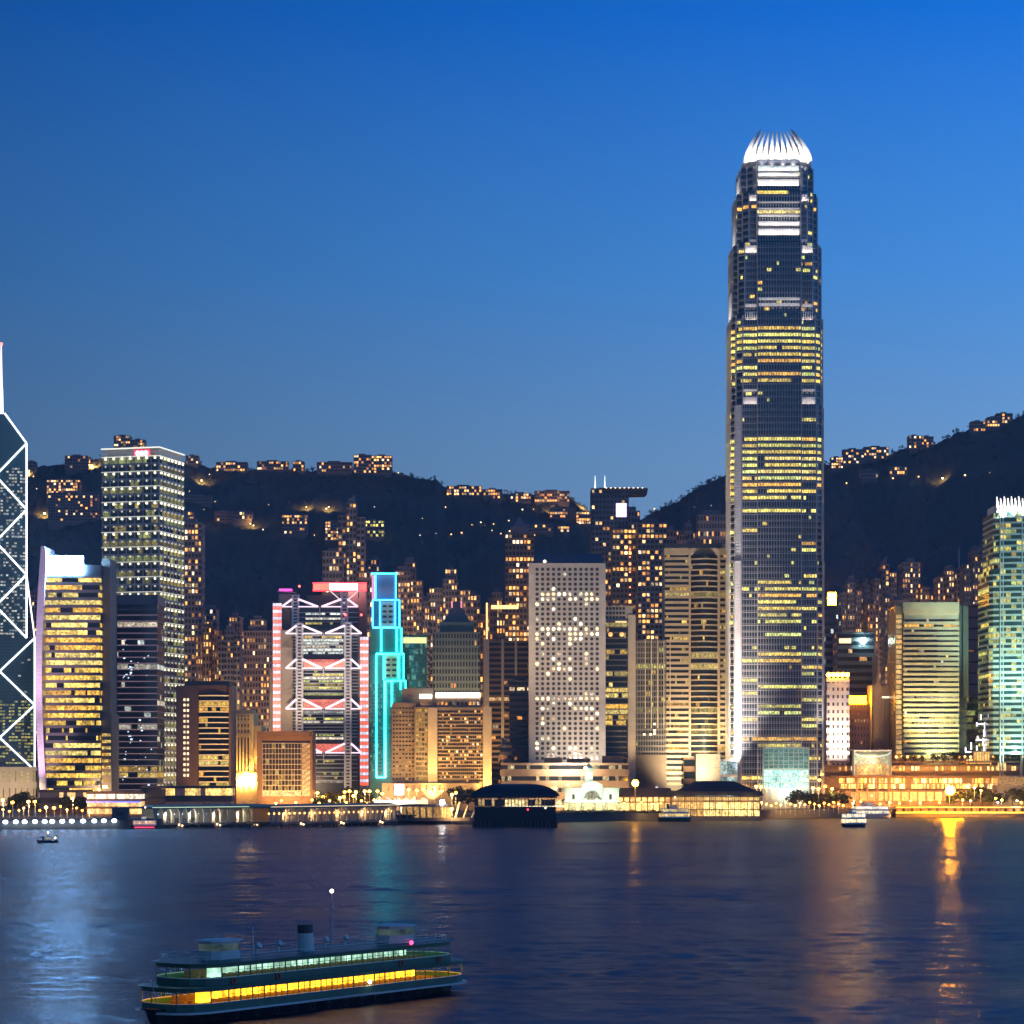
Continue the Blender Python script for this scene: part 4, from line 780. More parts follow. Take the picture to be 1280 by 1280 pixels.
tower('lit_glass_box', 'pale green-white lit box at the foot of the banded stone tower', 870, 901, 943, 1540, 4, 6, CONC, lambda k, n, s, m_: [(.13, .15, .10)]*m_, sp=.08, inset=.2, depth=20, pent=False, parapet=.3, cat='building', glass=ROOM)
tower('brown_annex', 'small brown block leaning against the pale green-white lit box', 854, 871, 949, 1550, 4, 4, BROWN, office(.2, YEL, .2, .6), depth=18, pent=False, cat='building')
tower('corner_kiosk_block', 'low glass entrance hall glowing white at the foot of the tallest tower', 900, 922, 951, 1545, 3, 5, WHITE, lambda k, n, s, m_: [mul((.6, .8, .72), R.uniform(.15, .8)) for _ in range(m_)], sp=.15, depth=14, pent=False, cat='building', inset=.2)
# ---------------------------------------------------------------- the tallest tower
D = 1570; cx = X(974, D); rt = thing('tallest_tower', 'tallest tower of the skyline, silver ribbed with white finger crown glowing on top', 'tower', (cx, D+29, G)); zz = lambda py: Z(py, D)-G
CLAD = mat('corner_cladding', (.60, .58, .58), .5)
WALLM = mat('silver_rail', (.47, .44, .42), .45, .15); CORE = mat('dark_curtain_wall', (.02, .022, .03), .15, 0, .8, .1)
rows = []; py = 992.
segs = [(200, 238, 45.2, 30, 3.2), (238, 302, 50.4, 34.5, 2.8), (302, 393, 55.2, 40.5, 2.3), (393, 505, 57.3, 44.5, 2.0), (505, 700, 58.1, 47, 1.7), (700, 992, 58.7, 48.5, 1.6)]
FHP = 8.15                                            # storey height in photo rows
core = MB(); u = D/F
def plan(hw, wing, bayw, ch=4):                       # notched square: flush bay, set back wings, chamfered corners
    a = hw; w2 = a-wing
    return [(-bayw, -a), (bayw, -a), (bayw, -w2), (w2-ch, -w2), (w2, -w2+ch), (w2, -bayw), (a, -bayw), (a, bayw), (w2, bayw), (w2, w2), (-w2, w2), (-w2, bayw), (-a, bayw), (-a, -bayw), (-w2, -bayw), (-w2, -w2+ch), (-w2+ch, -w2), (-bayw, -w2)]
nrow = int((992-203)/FHP)
for k in range(nrow):
    y1 = 203+k*FHP; ymid = y1+FHP/2
    for a, b_, hw, wg, st in segs:
        if a <= ymid < b_: break
    else: hw, st = 58.7, 1.6
    A = hw*u; P = plan(A, st*2.2*u, 27.5*u); z1, z0 = zz(y1), zz(y1+FHP); n = len(P)
    Pi = [(x*.985, y*.985) for x, y in P]; core.prism(Pi, z0-.02, z1)
    # rails: proud ledges between storeys
    rl = MB(); Po = [(x*1.0, y*1.0) for x, y in P]; rl.prism(Po, z0-.30, z0+.32); rl.prism([(x*.998, y*.998) for x, y in P], z0+.95, z0+1.2)
    rl.build('floor_rail', WALLM, rt)
    s_ = MB(); lev = y1
    pon = .08 if lev < 400 else .85 if lev < 475 else .08 if lev < 540 else .97 if lev < 600 else .85 if lev < 622 else .10 if lev < 700 else .42 if lev < 780 else .30 if lev < 850 else .42 if lev < 930 else .15
    lvl = R.uniform(.8, 1.6); tone = R.choice(GRN) if R.random() < .75 else R.choice(YEL)
    for e in range(n):
        p, q_ = P[e], P[(e+1) % n]; ln = math.hypot(q_[0]-p[0], q_[1]-p[1])
        if 5 < ln < 6.5 and ymid > 505 and p[0] < 0 and s_.f: s_.build('window_strip', GLASSB, rt); s_ = MB()
        if p[1] > 2 and q_[1] > 2 and s_.f: s_.build('window_strip', GLASSB, rt); s_ = MB()
        if ln < 1.5 or (p[1] > 2 and q_[1] > 2) or (5 < ln < 6.5 and ymid > 505 and p[0] < 0): continue
        ns = max(1, int(ln/1.55)); g = office(pon, [tone, tone, R.choice(GRN)], lvl*.95, lvl*1.15, .05, .93)(k, nrow, 'F', ns)
        for i in range(ns):
            a0, a1 = i/ns, (i+.93)/ns; pt_ = lambda t_: ((p[0]+(q_[0]-p[0])*t_)*.9905, (p[1]+(q_[1]-p[1])*t_)*.9905)
            (xa, ya), (xb, yb) = pt_(a0), pt_(a1); s_.face([(xa, ya, z0+1.45), (xb, yb, z0+1.45), (xb, yb, z1-.75), (xa, ya, z1-.75)], g[i] if any(g[i]) else (.0, .0, .0))
    s_.build('window_strip', GLASSB, rt)
core.build('core', CORE, rt)
for a, b_, hw, wg, st in segs:                        # vertical fins of the bay and the wings
    A = hw*u; P = plan(A, st*2.2*u, 27.5*u); fn = MB(); z1, z0 = zz(max(a, 203)), zz(b_); w2 = A-st*2.2*u
    for i in range(17): x = -27*u+54*u*i/16; fn.box(x-.16, x+.16, -A-.75, -A+.3, z0, z1-.4)
    for sgn in (-1, 1):
        m_ = 6; x0, x1 = 27.5*u, w2-4
        for i in range(m_+1):
            x = sgn*(x0+(x1-x0)*i/m_); fn.box(x-.13, x+.13, -w2-.35, -w2+.3, z0, z1-.4)
        for y in np.linspace(-27*u, 27*u, 12): fn.box(sgn*(A+.5)-.25, sgn*(A+.5)+.25, y-.2, y+.2, z0, z1-.4)
        fn.box(sgn*(w2-4)-.45, sgn*(w2-4)+.45, -w2-.5, -w2+.4, z0, z1-.4); fn.box(sgn*w2-.45, sgn*w2+.45, -w2+3.5, -w2+4.4, z0, z1-.4); fn.box(sgn*27.5*u-.35, sgn*27.5*u+.35, -A-.7, -A+.3, z0, z1-.3)
    fn.build('vertical_fins', WALLM, rt)
    for sgn in ((-1,) if a >= 505 else ()):
        q = MB(); q.prism([(sgn*(w2-4.6), -w2-.25), (sgn*(w2-4), -w2-.25), (sgn*(w2+.25), -w2+4), (sgn*(w2+.25), -w2+4.6), (sgn*(w2-1), -w2+4.6), (sgn*(w2-4.6), -w2+1)][::sgn], z0, z1-.35)
        for k in range(int((b_-max(a, 203))/FHP*2)): zz_ = z0+k*FHP*u/2; q.prism([(sgn*(w2-4.7), -w2-.33), (sgn*(w2-3.95), -w2-.33), (sgn*(w2+.33), -w2+3.95), (sgn*(w2+.33), -w2+4.7), (sgn*(w2-1), -w2+4.5), (sgn*(w2-4.5), -w2+1)][::sgn], zz_, zz_+.18)
        q.build('corner_cladding', CLAD, rt)
# floodlit louvre panels at the setbacks
LV = mat('white_louvre', (.78, .76, .74), .5)
def louvre(x0, x1, pa, pb, yy, up=True, col=(1, .9, .78), pw=1., nf=12, base=0):
    q = MB(); q.box(x0, x1, yy, yy+.5, zz(pb), zz(pa))
    for i in range(nf+1): x = x0+(x1-x0)*i/nf; q.box(x-.18, x+.18, yy-.6, yy+.1, zz(pb), zz(pa))
    q.build('louvre_panel', LV, rt); n = max(2, round((x1-x0)/2.6))
    for i in range(n):
        x = x0+(x1-x0)*(i+.5)/n; flood((cx+x, D+29+yy-2.4, G+zz(pb)-.3), (cx+x, D+29+yy+.4, G+zz((pa+pb)/2)+1.2), 520*pw*(x1-x0)/n/6*((zz(pa)-zz(pb))/4+.6), col, 125, .5)
bw = 25.5*u
def Aof(py):
    for a, b_, hw, wg, st in segs:
        if a <= py < b_: return hw*u, hw*u-st*2.2*u
A, w2 = Aof(215); louvre(-bw, bw, 222, 230, -A-.9, pw=2.4); louvre(-bw, bw, 205, 211, -A-.9, pw=1.2, col=(.85, 1, .95)); louvre(-bw, bw, 213.5, 218, -A-.9, pw=1.4)
A, w2 = Aof(280); louvre(-bw, bw, 285, 292.5, -A-.9, pw=2.2); louvre(-bw, bw, 276, 281, -A-.9, pw=1.3); louvre(-bw, bw, 267.5, 270, -A-.9, pw=.7); louvre(-bw, bw, 259, 261, -A-.9, pw=.35); louvre(-bw, bw, 251, 253, -A-.9, pw=.3)
for s_ in (-1, 1):
    for pa, pb, pw in ((226, 230, .7), (234, 237.5, 1.), (241, 249, 1.8), (297, 301, .8), (306, 315, 1.8), (379, 383, .5), (389, 399, 1.3), (486, 489, .3), (496, 505, .8)):
        A, w2 = Aof(pa); a, b_ = 28*u, w2-4.3
        louvre(min(s_*a, s_*b_), max(s_*a, s_*b_), pa, pb, -w2-.7, pw=pw, nf=5, col=(1, .84, .72))
A, w2 = Aof(380); louvre(-bw, bw, 379, 383, -A-.9, pw=.5); louvre(-bw, bw, 372, 375.5, -A-.9, pw=.35)
for pa, pb, hwp in ((214, 238, 45.2), (272, 302, 50.4), (360, 393, 55.2)):   # glowing side edges above each setback
    A = hwp*u
    q = MB(); q.box(-A-1.2, -A-.4, -26*u, 10*u, zz(pb), zz(pa)); q.build('louvre_panel', LV, rt)
    for y in (-20, -8, 2): flood((cx-A-7, D+29+y, G+zz(pb)-2), (cx-A-.6, D+29+y, G+zz((pa+pb)/2)), 3.5e3, (1, .95, .85), 120, .5)
q = MB(); A = 44*u; q.prism([(x*.99, y*.99) for x, y in plan(A, 3.5*2.2*u, 27.5*u)], zz(203.4), zz(196)); q.build('crown_base', CORE, rt)
q = MB(); q.prism([(-37*u, -37*u), (37*u, -37*u), (37*u, 37*u), (-37*u, 37*u)], zz(196.1), Z(180, D+8)-G, [(-27*u, -28*u), (27*u, -28*u), (27*u, 28*u), (-27*u, 28*u)]); q.build('crown_core', WHITE, rt)
zc = lambda py: Z(py, D+14)-G
# curved fingers of the crown
def finger(base, tip, drop, wd, side):
    """Curved tapering blade from the crown rim inward and up; base and tip are plan points."""
    q = MB(); n = 9; bx_, by_ = base; tx, ty = tip; prev = None
    for i in range(n+1):
        t_ = i/n; s_ = t_**1.65; x = bx_+(tx-bx_)*s_; y = by_+(ty-by_)*s_; z = zz(197)+(zc(drop)-zz(197))*t_; hw_ = wd*(1-.84*t_**.8); th = 1.0*(1-.5*t_)
        ring = [(x-hw_, y-th, z), (x+hw_, y-th, z), (x+hw_, y+th, z), (x-hw_, y+th, z)] if side == 'y' else [(x-th, y-hw_, z), (x+th, y-hw_, z), (x+th, y+hw_, z), (x-th, y+hw_, z)]
        if prev:
            for j in range(4): q.face([prev[j], prev[(j+1) % 4], ring[(j+1) % 4], ring[j]])
        prev = ring
    q.face(prev); q.build('crown_finger', mat_crown, rt)
mat_crown = mat('crown_white', (.80, .78, .74), .5)
H_ = 38.8*u
for i in range(9):
    x = -32*u+64*u*i/8; e = abs(i-4)/4
    finger((x, -H_), (x*.55, -H_*.62), 163.5, 3.9*u, 'y'); finger((x, H_), (x*.55, H_*.62), 165, 3.9*u, 'y')
    finger((-H_, x), (-20*u, x*.6), 166 if i else 160.5, 3.6*u, 'x'); finger((H_, x), (20*u, x*.6), 166 if i else 160.5, 3.6*u, 'x')
for sx_ in (-1, 1):
    for dx in (0, 3, 6): finger((sx_*(H_-dx*u), -H_+dx*u*.5), (sx_*(19.5+dx*.2)*u, -20*u), 159.5+dx*.6, 4.6*u, 'y')
for x in (-34, -20, -7, 7, 20, 34):
    flood((cx+x*u, D+29-H_-8, G+zz(201)), (cx+x*u*.8, D+29-H_*.9, G+zz(184)), 2.4e4, (1, .94, .84), 115, 1.)
for y in (-30, -12, 8):
    for sx_ in (-1, 1): flood((cx+sx_*(H_+8), D+29+y*u, G+zz(201)), (cx+sx_*H_*.85, D+29+y*u*.8, G+zz(184)), 1.6e4, (1, .94, .84), 115, 1.)
# base hall and floodlights
def cell(x0, x1, pa, pb, nx_, nz_, yy, g):
    for r_ in range(nz_):
        q = MB()
        for i in range(nx_): q.box(x0+(x1-x0)*(i+.08)/nx_, x0+(x1-x0)*(i+.92)/nx_, yy, yy+.2, zz(pb)+(zz(pa)-zz(pb))*(r_+.1)/nz_, zz(pb)+(zz(pa)-zz(pb))*(r_+.9)/nz_, mul(g, R.uniform(.6, 1.2)))
        q.build('lobby_window', GLASST, rt)
A, w2 = Aof(980)
cell((954-974)*u, (1010-974)*u, 962, 986, 9, 3, -A-1.4, (.75, 1.35, 1.15)); cell((954-974)*u, (1010-974)*u, 936, 961, 9, 5, -A-1.4, (.10, .22, .19))
q = MB(); q.box((952.5-974)*u, (1011-974)*u, -A-1.1, -A-.2, 0, zz(934)); q.build('lobby_frame', mat('lobby_frame', (.45, .52, .48), .5), rt)
flood((X(985, D), D-26, G+3), (X(985, D), D-2, G+20), 6e4, (.75, 1, .9), 80, 2)
for px, dy, z_, tz, pw, an in ((893, 3, 26, 40, 2.2e5, 75), (880, 3, 14, 85, 7e5, 42), (868, 3, 14, 160, 1.6e6, 30), (860, 3, 14, 250, 2.2e6, 22), (921, -15, 26, 60, 1.2e5, 70), (922, -30, 20, 90, 3.5e5, 60), (922, -26, 20, 120, 5e5, 42), (922, -26, 20, 200, 6e5, 28)):
    flood((X(px, D), D+dy, G+z_), (X(916, D), D+5, G+tz), pw, (1, .89, .82), an, 2)
flood((X(1036, D), D-8, G+34), (X(1028, D), D+6, G+120), 2.0e5, (1, .85, .85), 45, 2)
# white floodlit block with orange roof lamps
D = 1630; wb = tower('white_punched_block', 'small white floodlit block with square dark windows and orange roof lamps', 1033, 1062, 850, D, 17, 5, mat('white_render', (.78, .74, .70), .6), lambda k, n, s, m_: [(.06, .02, .01) if R.random() < .8 else (.5, .3, .12) for _ in range(m_)], sp=.55, pierw=1.9, depth=22, pent=False, cat='building'); w, h = wb['w'], wb['h']
for i in range(5):
    q = MB(); q.ball((-w/2+1.6+i*(w-3.2)/4, -11, h+3.6), 1.55, 10, 6, (100, 36, .9)); q.bar((-w/2+1.6+i*(w-3.2)/4, -11, h+1.1), (-w/2+1.6+i*(w-3.2)/4, -11, h+3), .2); q.build('roof_lamp', BEACON, wb)
q = MB(); q.box(-w/2, w/2, -11.2, -10.9, h-1.2, h+.2, (1., .28, .10)); q.build('red_fascia', LAMP, wb)
for px, tz, pw in ((1040, 45, 4.5e4), (1055, 45, 4.5e4), (1047, 80, 1.0e5)): flood((X(px, D), D-15, G+32), (X(px, D), D, G+tz), pw, (1, .76, .58), 90, 2.)
sb = tower('red_brown_block', 'red-brown block with glowing yellow sign on its roof', 1060, 1090, 881, 1660, 14, 8, mat('red_brown', (.16, .08, .06)), office(.15, ORG, .2, .7), sp=.6, pierw=1.4, depth=22, pent=False, cat='building'); w, h = sb['w'], sb['h']
q = MB(); q.box(-w/2, -w/2+12.5, -11.6, -10.9, h+.7, h+6, (110, 46, .18)); q.build('roof_sign', BEACON, sb)
q = MB(); q.box(-w/2+1, -w/2+11, -10.8, -9.9, h+.7, h+5); q.build('sign_frame', DARK, sb)
fb = tower('ribbed_tan_block', 'tan block with blank top band and deep vertical ribs', 1090, 1121, 869, 1650, 12, 9, TAN, office(.1, YEL, .2, .6), sp=.2, pierw=1.7, inset=1., depth=24, pent=False, cat='building', parapet=7); w, h = fb['w'], fb['h']
q = MB(); q.box(-w*.1, w*.2, -12.5, -12.1, h-2, h-.8, (1.5, 1.3, .9)); q.build('lit_slot', LAMP, fb)
q = MB(); q.box(w/2-1.0, w/2+6, -13.2, -12.5, h+1, h+6.6, (110, 46, .18)); q.build('yellow_sign', BEACON, fb)
q = MB(); q.ball((w/2+2, -13, h-2), 1.4, 8, 5, (2.4, 1.4, .1)); q.build('sign_lamp', LAMP, fb)
sl = tower('slate_block', 'slate grey mid block crowned by a dazzling blue-white star lamp', 1046, 1094, 792, 1750, 22, 10, SLATE, office(.12, ORG, .2, 1.1, .06), sp=.5, depth=24, cat='building', pent=False); w, h = sl['w'], sl['h']
q = MB(); q.ball((.18*w, -13, h-5.5), 2.1, 10, 7, (90, 150, 140)); q.bar((.18*w, -12.8, h-9), (.18*w, -12.8, h-5), .4); q.build('star_lamp', BEACON, sl)
q = MB(); q.box(-w*.44, -w*.13, -12.6, -12.1, h-7, h-3.6, (1.6, 1.2, .55)); q.build('lit_floor', LAMP, sl)
q = MB(); q.box(w*.42, w*.54, -13, 12, 0, h-16); q.build('stair_core', PINKR, sl)
fl_ = tower('flood_mast_block', 'slim dark block carrying a blazing yellow lamp cluster beside the tallest tower', 1028, 1046, 758, 1840, 26, 5, CONCD, office(.15, WHT, .2, .7), depth=20, pent=False, cat='building'); w, h = fl_['w'], fl_['h']
q = MB()
for r_ in range(3):
    for c_i in range(2): q.box(-w*.1+c_i*3.3, -w*.1+2.9+c_i*3.3, -9, -8, h+1+r_*3.3, h+3.9+r_*3.3, (170, 72, 1.2))
q.build('lamp_cluster', BEACON, fl_); q = MB(); q.box(-w*.1-.4, -w*.1+6.6, -7.9, -7.4, h, h+11.5); q.build('lamp_rack', DARK, fl_)
# striped stone tower
D = 1620; cx = X(1160, D); rt = thing('striped_stone_tower', 'broad tower of pale stone stripes with a blank top band and golden edge strip', 'tower', (cx, D+18, G)); f = lambda px: lat(px, D, cx); zz = lambda py: Z(py, D)-G
SSM = mat('striped_stone', (.46, .43, .30)); m = MB(); m.box(f(1130.5), f(1198.5), -17, 18, 0, zz(753)); m.box(f(1129), f(1199), -18, 18, zz(767), zz(752.8))
for k in range(27):
    y = 777+k*6.4; m.box(f(1129), f(1199), -18, -16.5, zz(y+3.4), zz(y)); m.box(f(1172), f(1199), -18.02, -16.5, zz(y+3.9), zz(y-.2)) if k < 16 else None
m.build('wall', SSM, rt)
m = MB(); m.box(f(1120), f(1129.2), -15, 16, 0, zz(757)); m.build('edge_strip', mat('bronze_mirror', (.35, .26, .12), .25, .5), rt)
for k in range(29):
    y = 768+k*6.3; q = MB(); q.box(f(1121), f(1128), -15.2, -14.9, zz(y+4.6), zz(y), mul((1, .62, .16), R.uniform(.12, .7))); q.build('edge_reflection', ROOM, rt)  # golden reflection on the strip put in as glowing panels
for k in range(27):
    y = 777+k*6.4; q = MB(); g = office(.75 if k in (0, 5, 1, 19) else .12 if k < 20 else .35, WHT+YEL, .2, 1., .08)(k, 27, 'F', 22)
    for i in range(22): q.box(f(1131+67*i/22), f(1131+67*(i+.92)/22), -17.2, -16.95, zz(y), zz(y-2.9), g[i])
    q.build('window_strip', GLASS, rt)
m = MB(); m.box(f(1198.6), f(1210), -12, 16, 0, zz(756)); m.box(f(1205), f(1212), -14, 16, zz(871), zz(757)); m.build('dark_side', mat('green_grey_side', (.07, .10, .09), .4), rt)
flood((X(1170, D), D-21, G+33), (X(1172, D), D, G+50), 1.0e5, (.95, 1, .45), 100, 4); flood((X(1150, D), D-22, G+34), (X(1158, D), D, G+85), 3.0e5, (1, .86, .36), 75, 6)
rs = tower('mauve_ribbed_tower', 'mauve concrete tower with a column of white dots, behind the striped stone tower', 1209, 1226, 757, 1690, 18, 4, mat('mauve_concrete', (.24, .14, .15)), office(.04, ORG, .2, .6), sp=.86, depth=26, pent=False); w, h = rs['w'], rs['h']
q = MB()
for i in range(15): q.ball((w/2+.4, -13, h-16-i*3.2), .5, 6, 4, (3, 2.8, 2.2))
q.build('light_dots', LAMP, rs); flood((X(1216, 1690), 1640, G+60), (X(1216, 1690), 1690, G+80), 7e4, (1, .6, .6), 60, 2)
gd = tower('dark_teal_block', 'low dark teal office block with one bright yellow storey', 1200, 1238, 871, 1640, 16, 14, SLATE, lambda k, n, s, m_: [(1.1, .7, .18)]*m_ if k == 6 else office(.2, GRN, .1, .4, .05)(k, n, s, m_), sp=.3, inset=.3, glass=GLASST, depth=22, pent=False, cat='building'); w, h = gd['w'], gd['h']
ne = thing('neon_sculpture', 'zigzag arrangement of white neon tubes standing before the dark teal block', 'light sculpture', (X(1226, 1600), 1600, G)); u_ = 1600/F
for k, (x, y, l, v) in enumerate([(0, 893, 7, 1), (-5, 903, 5, 1), (-3, 905, 9, 0), (5, 903, 8, 1), (4, 912, 9, 1), (-4, 920, 6, 1), (-6, 925, 11, 0), (3, 923, 9, 1), (8, 922, 8, 1), (-12, 928, 9, 1), (-5, 932, 6, 1), (4, 931, 8, 1), (-19, 934, 6, 1), (-19, 940, 7, 0), (8, 913, 5, 0)]):
    q = MB(); p = (x*u_, 0, Z(y, 1600)-G); e = (x*u_, 0, Z(y+l, 1600)-G) if v else ((x+l)*u_, 0, Z(y, 1600)-G); q.bar(p, e, .45, n=6, g=(2.6, 2.4, 3.0)); q.build('neon_tube', LAMP, ne)
q = MB(); q.bar((0, .8, 0), (0, .8, Z(893, 1600)-G), .2); q.bar((-8, .8, 0), (-8, .8, Z(925, 1600)-G), .2); q.bar((6, .8, 0), (6, .8, Z(903, 1600)-G), .2); q.build('frame', DARK, ne)
# green glass tower at the edge
D = 1580; cx = X(1276, D); rt = thing('green_glass_tower', 'pale green lit glass tower with toothed white crown', 'tower', (cx, D+22, G)); f = lambda px: lat(px, D, cx); zz = lambda py: Z(py, D)-G
GRA = mat('green_silver_rail', (.42, .52, .48), .35, .3); core = MB()
for k in range(42):
    y1 = 640+k*7.2; x0 = 1244 if y1 < 712 else 1238; P = [(f(x0+4), -20), (f(x0+12), -22)]+[(f(1250+52*i/8), -23-3*math.sin(math.pi*i/8)) for i in range(9)]+[(f(1312), -20), (f(1312), 20), (f(x0), 20), (f(x0), -16)]
    z1, z0 = zz(y1), zz(y1+7.2); core.prism([(x*.985, y*.985) for x, y in P], z0-.02, z1); q = MB(); q.prism(P, z0-.3, z0+1.5 if y1 > 800 else z0+1.0); q.build('floor_rail', GRA, rt)
    q = MB(); n = len(P); p_on = .7 if 820 > y1 > 780 else .35 if y1 < 700 else .22
    for e in range(n):
        p, r2 = P[e], P[(e+1) % n]; ns = max(1, int(math.hypot(r2[0]-p[0], r2[1]-p[1])/1.8)); g = office(p_on, GRN, .3, 1.1, .12)(k, 42, 'F', ns)
        for i in range(ns):
            pt_ = lambda t_: ((p[0]+(r2[0]-p[0])*t_)*.991, (p[1]+(r2[1]-p[1])*t_)*.991); (xa, ya), (xb, yb) = pt_(i/ns), pt_((i+.9)/ns); q.face([(xa, ya, z0+.7), (xb, yb, z0+.7), (xb, yb, z1-.25), (xa, ya, z1-.25)], g[i])
    q.build('window_strip', GLASST, rt)
core.build('core', CORE, rt)
fn = MB()
for px in (1250, 1253.5, 1276, 1302): fn.box(f(px)-.3, f(px)+.3, -27 if px == 1276 else -23.6, -21, 0, zz(640))
fn.build('vertical_fins', GRA, rt)
for i in range(12):
    q = MB(); x = 1247+i*4.6; q.prism([(f(x), -20), (f(x+3.4), -20), (f(x+3.4), -16), (f(x), -16)], zz(640), zz(619+2*(i % 2)), [(f(x+1.4), -15), (f(x+2.4), -15), (f(x+2.4), -13), (f(x+1.4), -13)]); q.build('crown_finger', mat_crown, rt)
q = MB(); q.box(f(1247), f(1305), -14, 12, zz(640), zz(630)); q.build('crown_core', WHITE, rt)
for px in (1250, 1264, 1278): flood((X(px, D), D-8, G+zz(641)), (X(px, D), D+5, G+zz(628)), 3.5e4, (1, .95, .85), 120, 1.)
flood((X(1262, D), D-35, G+34), (X(1262, D), D, G+55), 1.4e5, (.62, 1, .82), 85, 4); flood((X(1262, D), D-75, G+34), (X(1262, D), D, G+115), 1.4e6, (.66, 1, .82), 52, 4)
# ---------------------------------------------------------------- low waterfront buildings
# terraced shopping mall
D = 1585; cx = X(1160, D); rt = thing('shopping_mall', 'long terraced shopping mall glowing amber behind the ferry piers', 'building', (cx, D+16, G)); f = lambda px: lat(px, D, cx); zz = lambda py: Z(py, D)-G
m = MB(); m.box(f(1032), f(1300), -4, 16, 0, zz(956)); m.box(f(1040), f(1300), -9, 16, zz(972), zz(969.5)); m.box(f(1036), f(1300), -8.8, -4, zz(953.5), zz(951)); m.box(f(1040), f(1300), -10, 10, 0, zz(988)); m.build('wall', mat('mall_stone', (.26, .17, .11)), rt)
for row, (ya, yb, p) in enumerate(((973, 979, .75), (980, 986, .7), (958, 963, .3))):
    for i in range(30):
        x = 1052+i*7.6
        if row < 2 and 1128 < x < 1138: continue
        q = MB()
        for j in range(3):
            g = mul(R.choice([(1, .45, .10), (1, .6, .2), (1, .35, .06), (1, .7, .36)]), R.uniform(.7, 3.6)) if R.random() < p else (.06, .025, .008); q.box(f(x+j*2.3), f(x+2.1+j*2.3), -4.2 if row != 1 else -4.25, -3.9, zz(yb), zz(ya), g)
        q.build('shop_window', ROOM, rt)
for i in range(24):
    q = MB(); x = f(1116+i*7.2); q.bar((x, -6, zz(951)), (x, -6, zz(946.5)), .12); q.ball((x, -6, zz(946)), .85, 8, 5, (5, 2.4, .6)); q.build('terrace_lamp', LAMP, rt)
q = MB(); q.box(f(1220), f(1241), -7.5, -5, zz(953), zz(939)); q.build('terrace_kiosk', TAN, rt)
for i in range(6):
    q = MB(); q.box(f(1220.6+i*3.4), f(1223+i*3.4), -7.7, -7.45, zz(952.5), zz(940), mul((1, .6, .12), R.uniform(.4, 1.1))); q.build('kiosk_window', ROOM, rt)
q = MB(); q.box(f(1252), f(1262), -4.3, -3.9, zz(963), zz(952), (1, .62, .2)); q.build('lit_doorway', ROOM, rt)
for i in range(14):
    q = MB(); q.box(f(1066+i*10.5), f(1074.5+i*10.5), -10.2, -9.9, zz(1001), zz(990), mul((1, .55, .14), R.uniform(.25, 1.3))); q.build('arcade_bay', ROOM, rt)
for px in (1070, 1110, 1150, 1200, 1250): point((X(px, D), D-24, G+7), 4e4, (1, .46, .10), 1.5)
gh = thing('glass_hall', 'square glass event hall with curved white roof, lit teal and gold inside', 'building', (X(1091.5, 1578), 1584, Z(969, 1578))); u_ = 1578/F; w = 47*u_; h = (968-937)*u_
q = MB(); q.box(-w/2, w/2, -5, 6, h-.5, h); q.box(-w/2, -w/2+.5, -5, 6, 0, h-.5); q.box(w/2-.5, w/2, -5, 6, 0, h-.5); q.box(-w/2-3, w/2, -5.4, 6, h+.01, h+.5); q.box(-w/2, w/2, 5, 6, 0, h-.5); q.build('frame', WHITE, gh)
for i in range(10):
    q = MB(); a = -w/2+.6+(w-1.2)*i/10; q.box(a, a+(w-1.2)/10*.9, 2, 2.4, h*.45, h*.85, mul((.45, .75, .5), R.uniform(.3, .8))); q.box(a, a+(w-1.2)/10*.9, 2, 2.4, 0, h*.43, mul((1, .6, .16), R.uniform(.2, 1.2))); q.build('wall_panel', ROOM, gh)
q = MB()
for i in range(12):
    a = math.pi*(i/12); b_ = math.pi*((i+1)/12); q.bar((-w/2*.95*math.cos(a), -2, h*.93-h*.18*math.sin(a)), (-w/2*.95*math.cos(b_), -2, h*.93-h*.18*math.sin(b_)), .4, g=(.9, 1.1, 1.))
q.build('curved_canopy', LAMP, gh); q = MB(); q.box(-w/2, w/2, -5.3, -5, 0, .5); q.box(-w/2-.1, -w/2+.2, -5.35, -5, 0, h, (.5, .75, .8)); q.box(-w/2, w/2, -5.45, -5.2, h-.4, h, (.6, .8, .8)); q.build('edge_light', LAMP, gh)
q = MB(); q.box(-w/2-1, w/2+1, -5.6, 6, -1.2, -.01); q.build('floor_slab', BROWN, gh)
for x in (-w*.42, -w*.14, w*.14, w*.42):
    q = MB(); q.box(x-.5, x+.5, -4.5, -3.5, G-Z(969, 1578), -1.2); q.build('column', BROWN, gh)
point((X(1091, 1578), 1581, Z(950, 1578)), 3e3, (1, .8, .5), 1.)
ec = tower('arched_hall', 'pale hall with low arched front beside the amber mall', 1246, 1300, 972, 1560, 1, 6, PALE, lambda k, n, s, m_: [(.35, .2, .07)]*m_, depth=16, sp=.75, pent=False, cat='building'); flood((X(1265, 1560), 1540, G+2), (X(1265, 1560), 1560, G+8), 1.0e4, (1, .6, .22), 110, 1.)
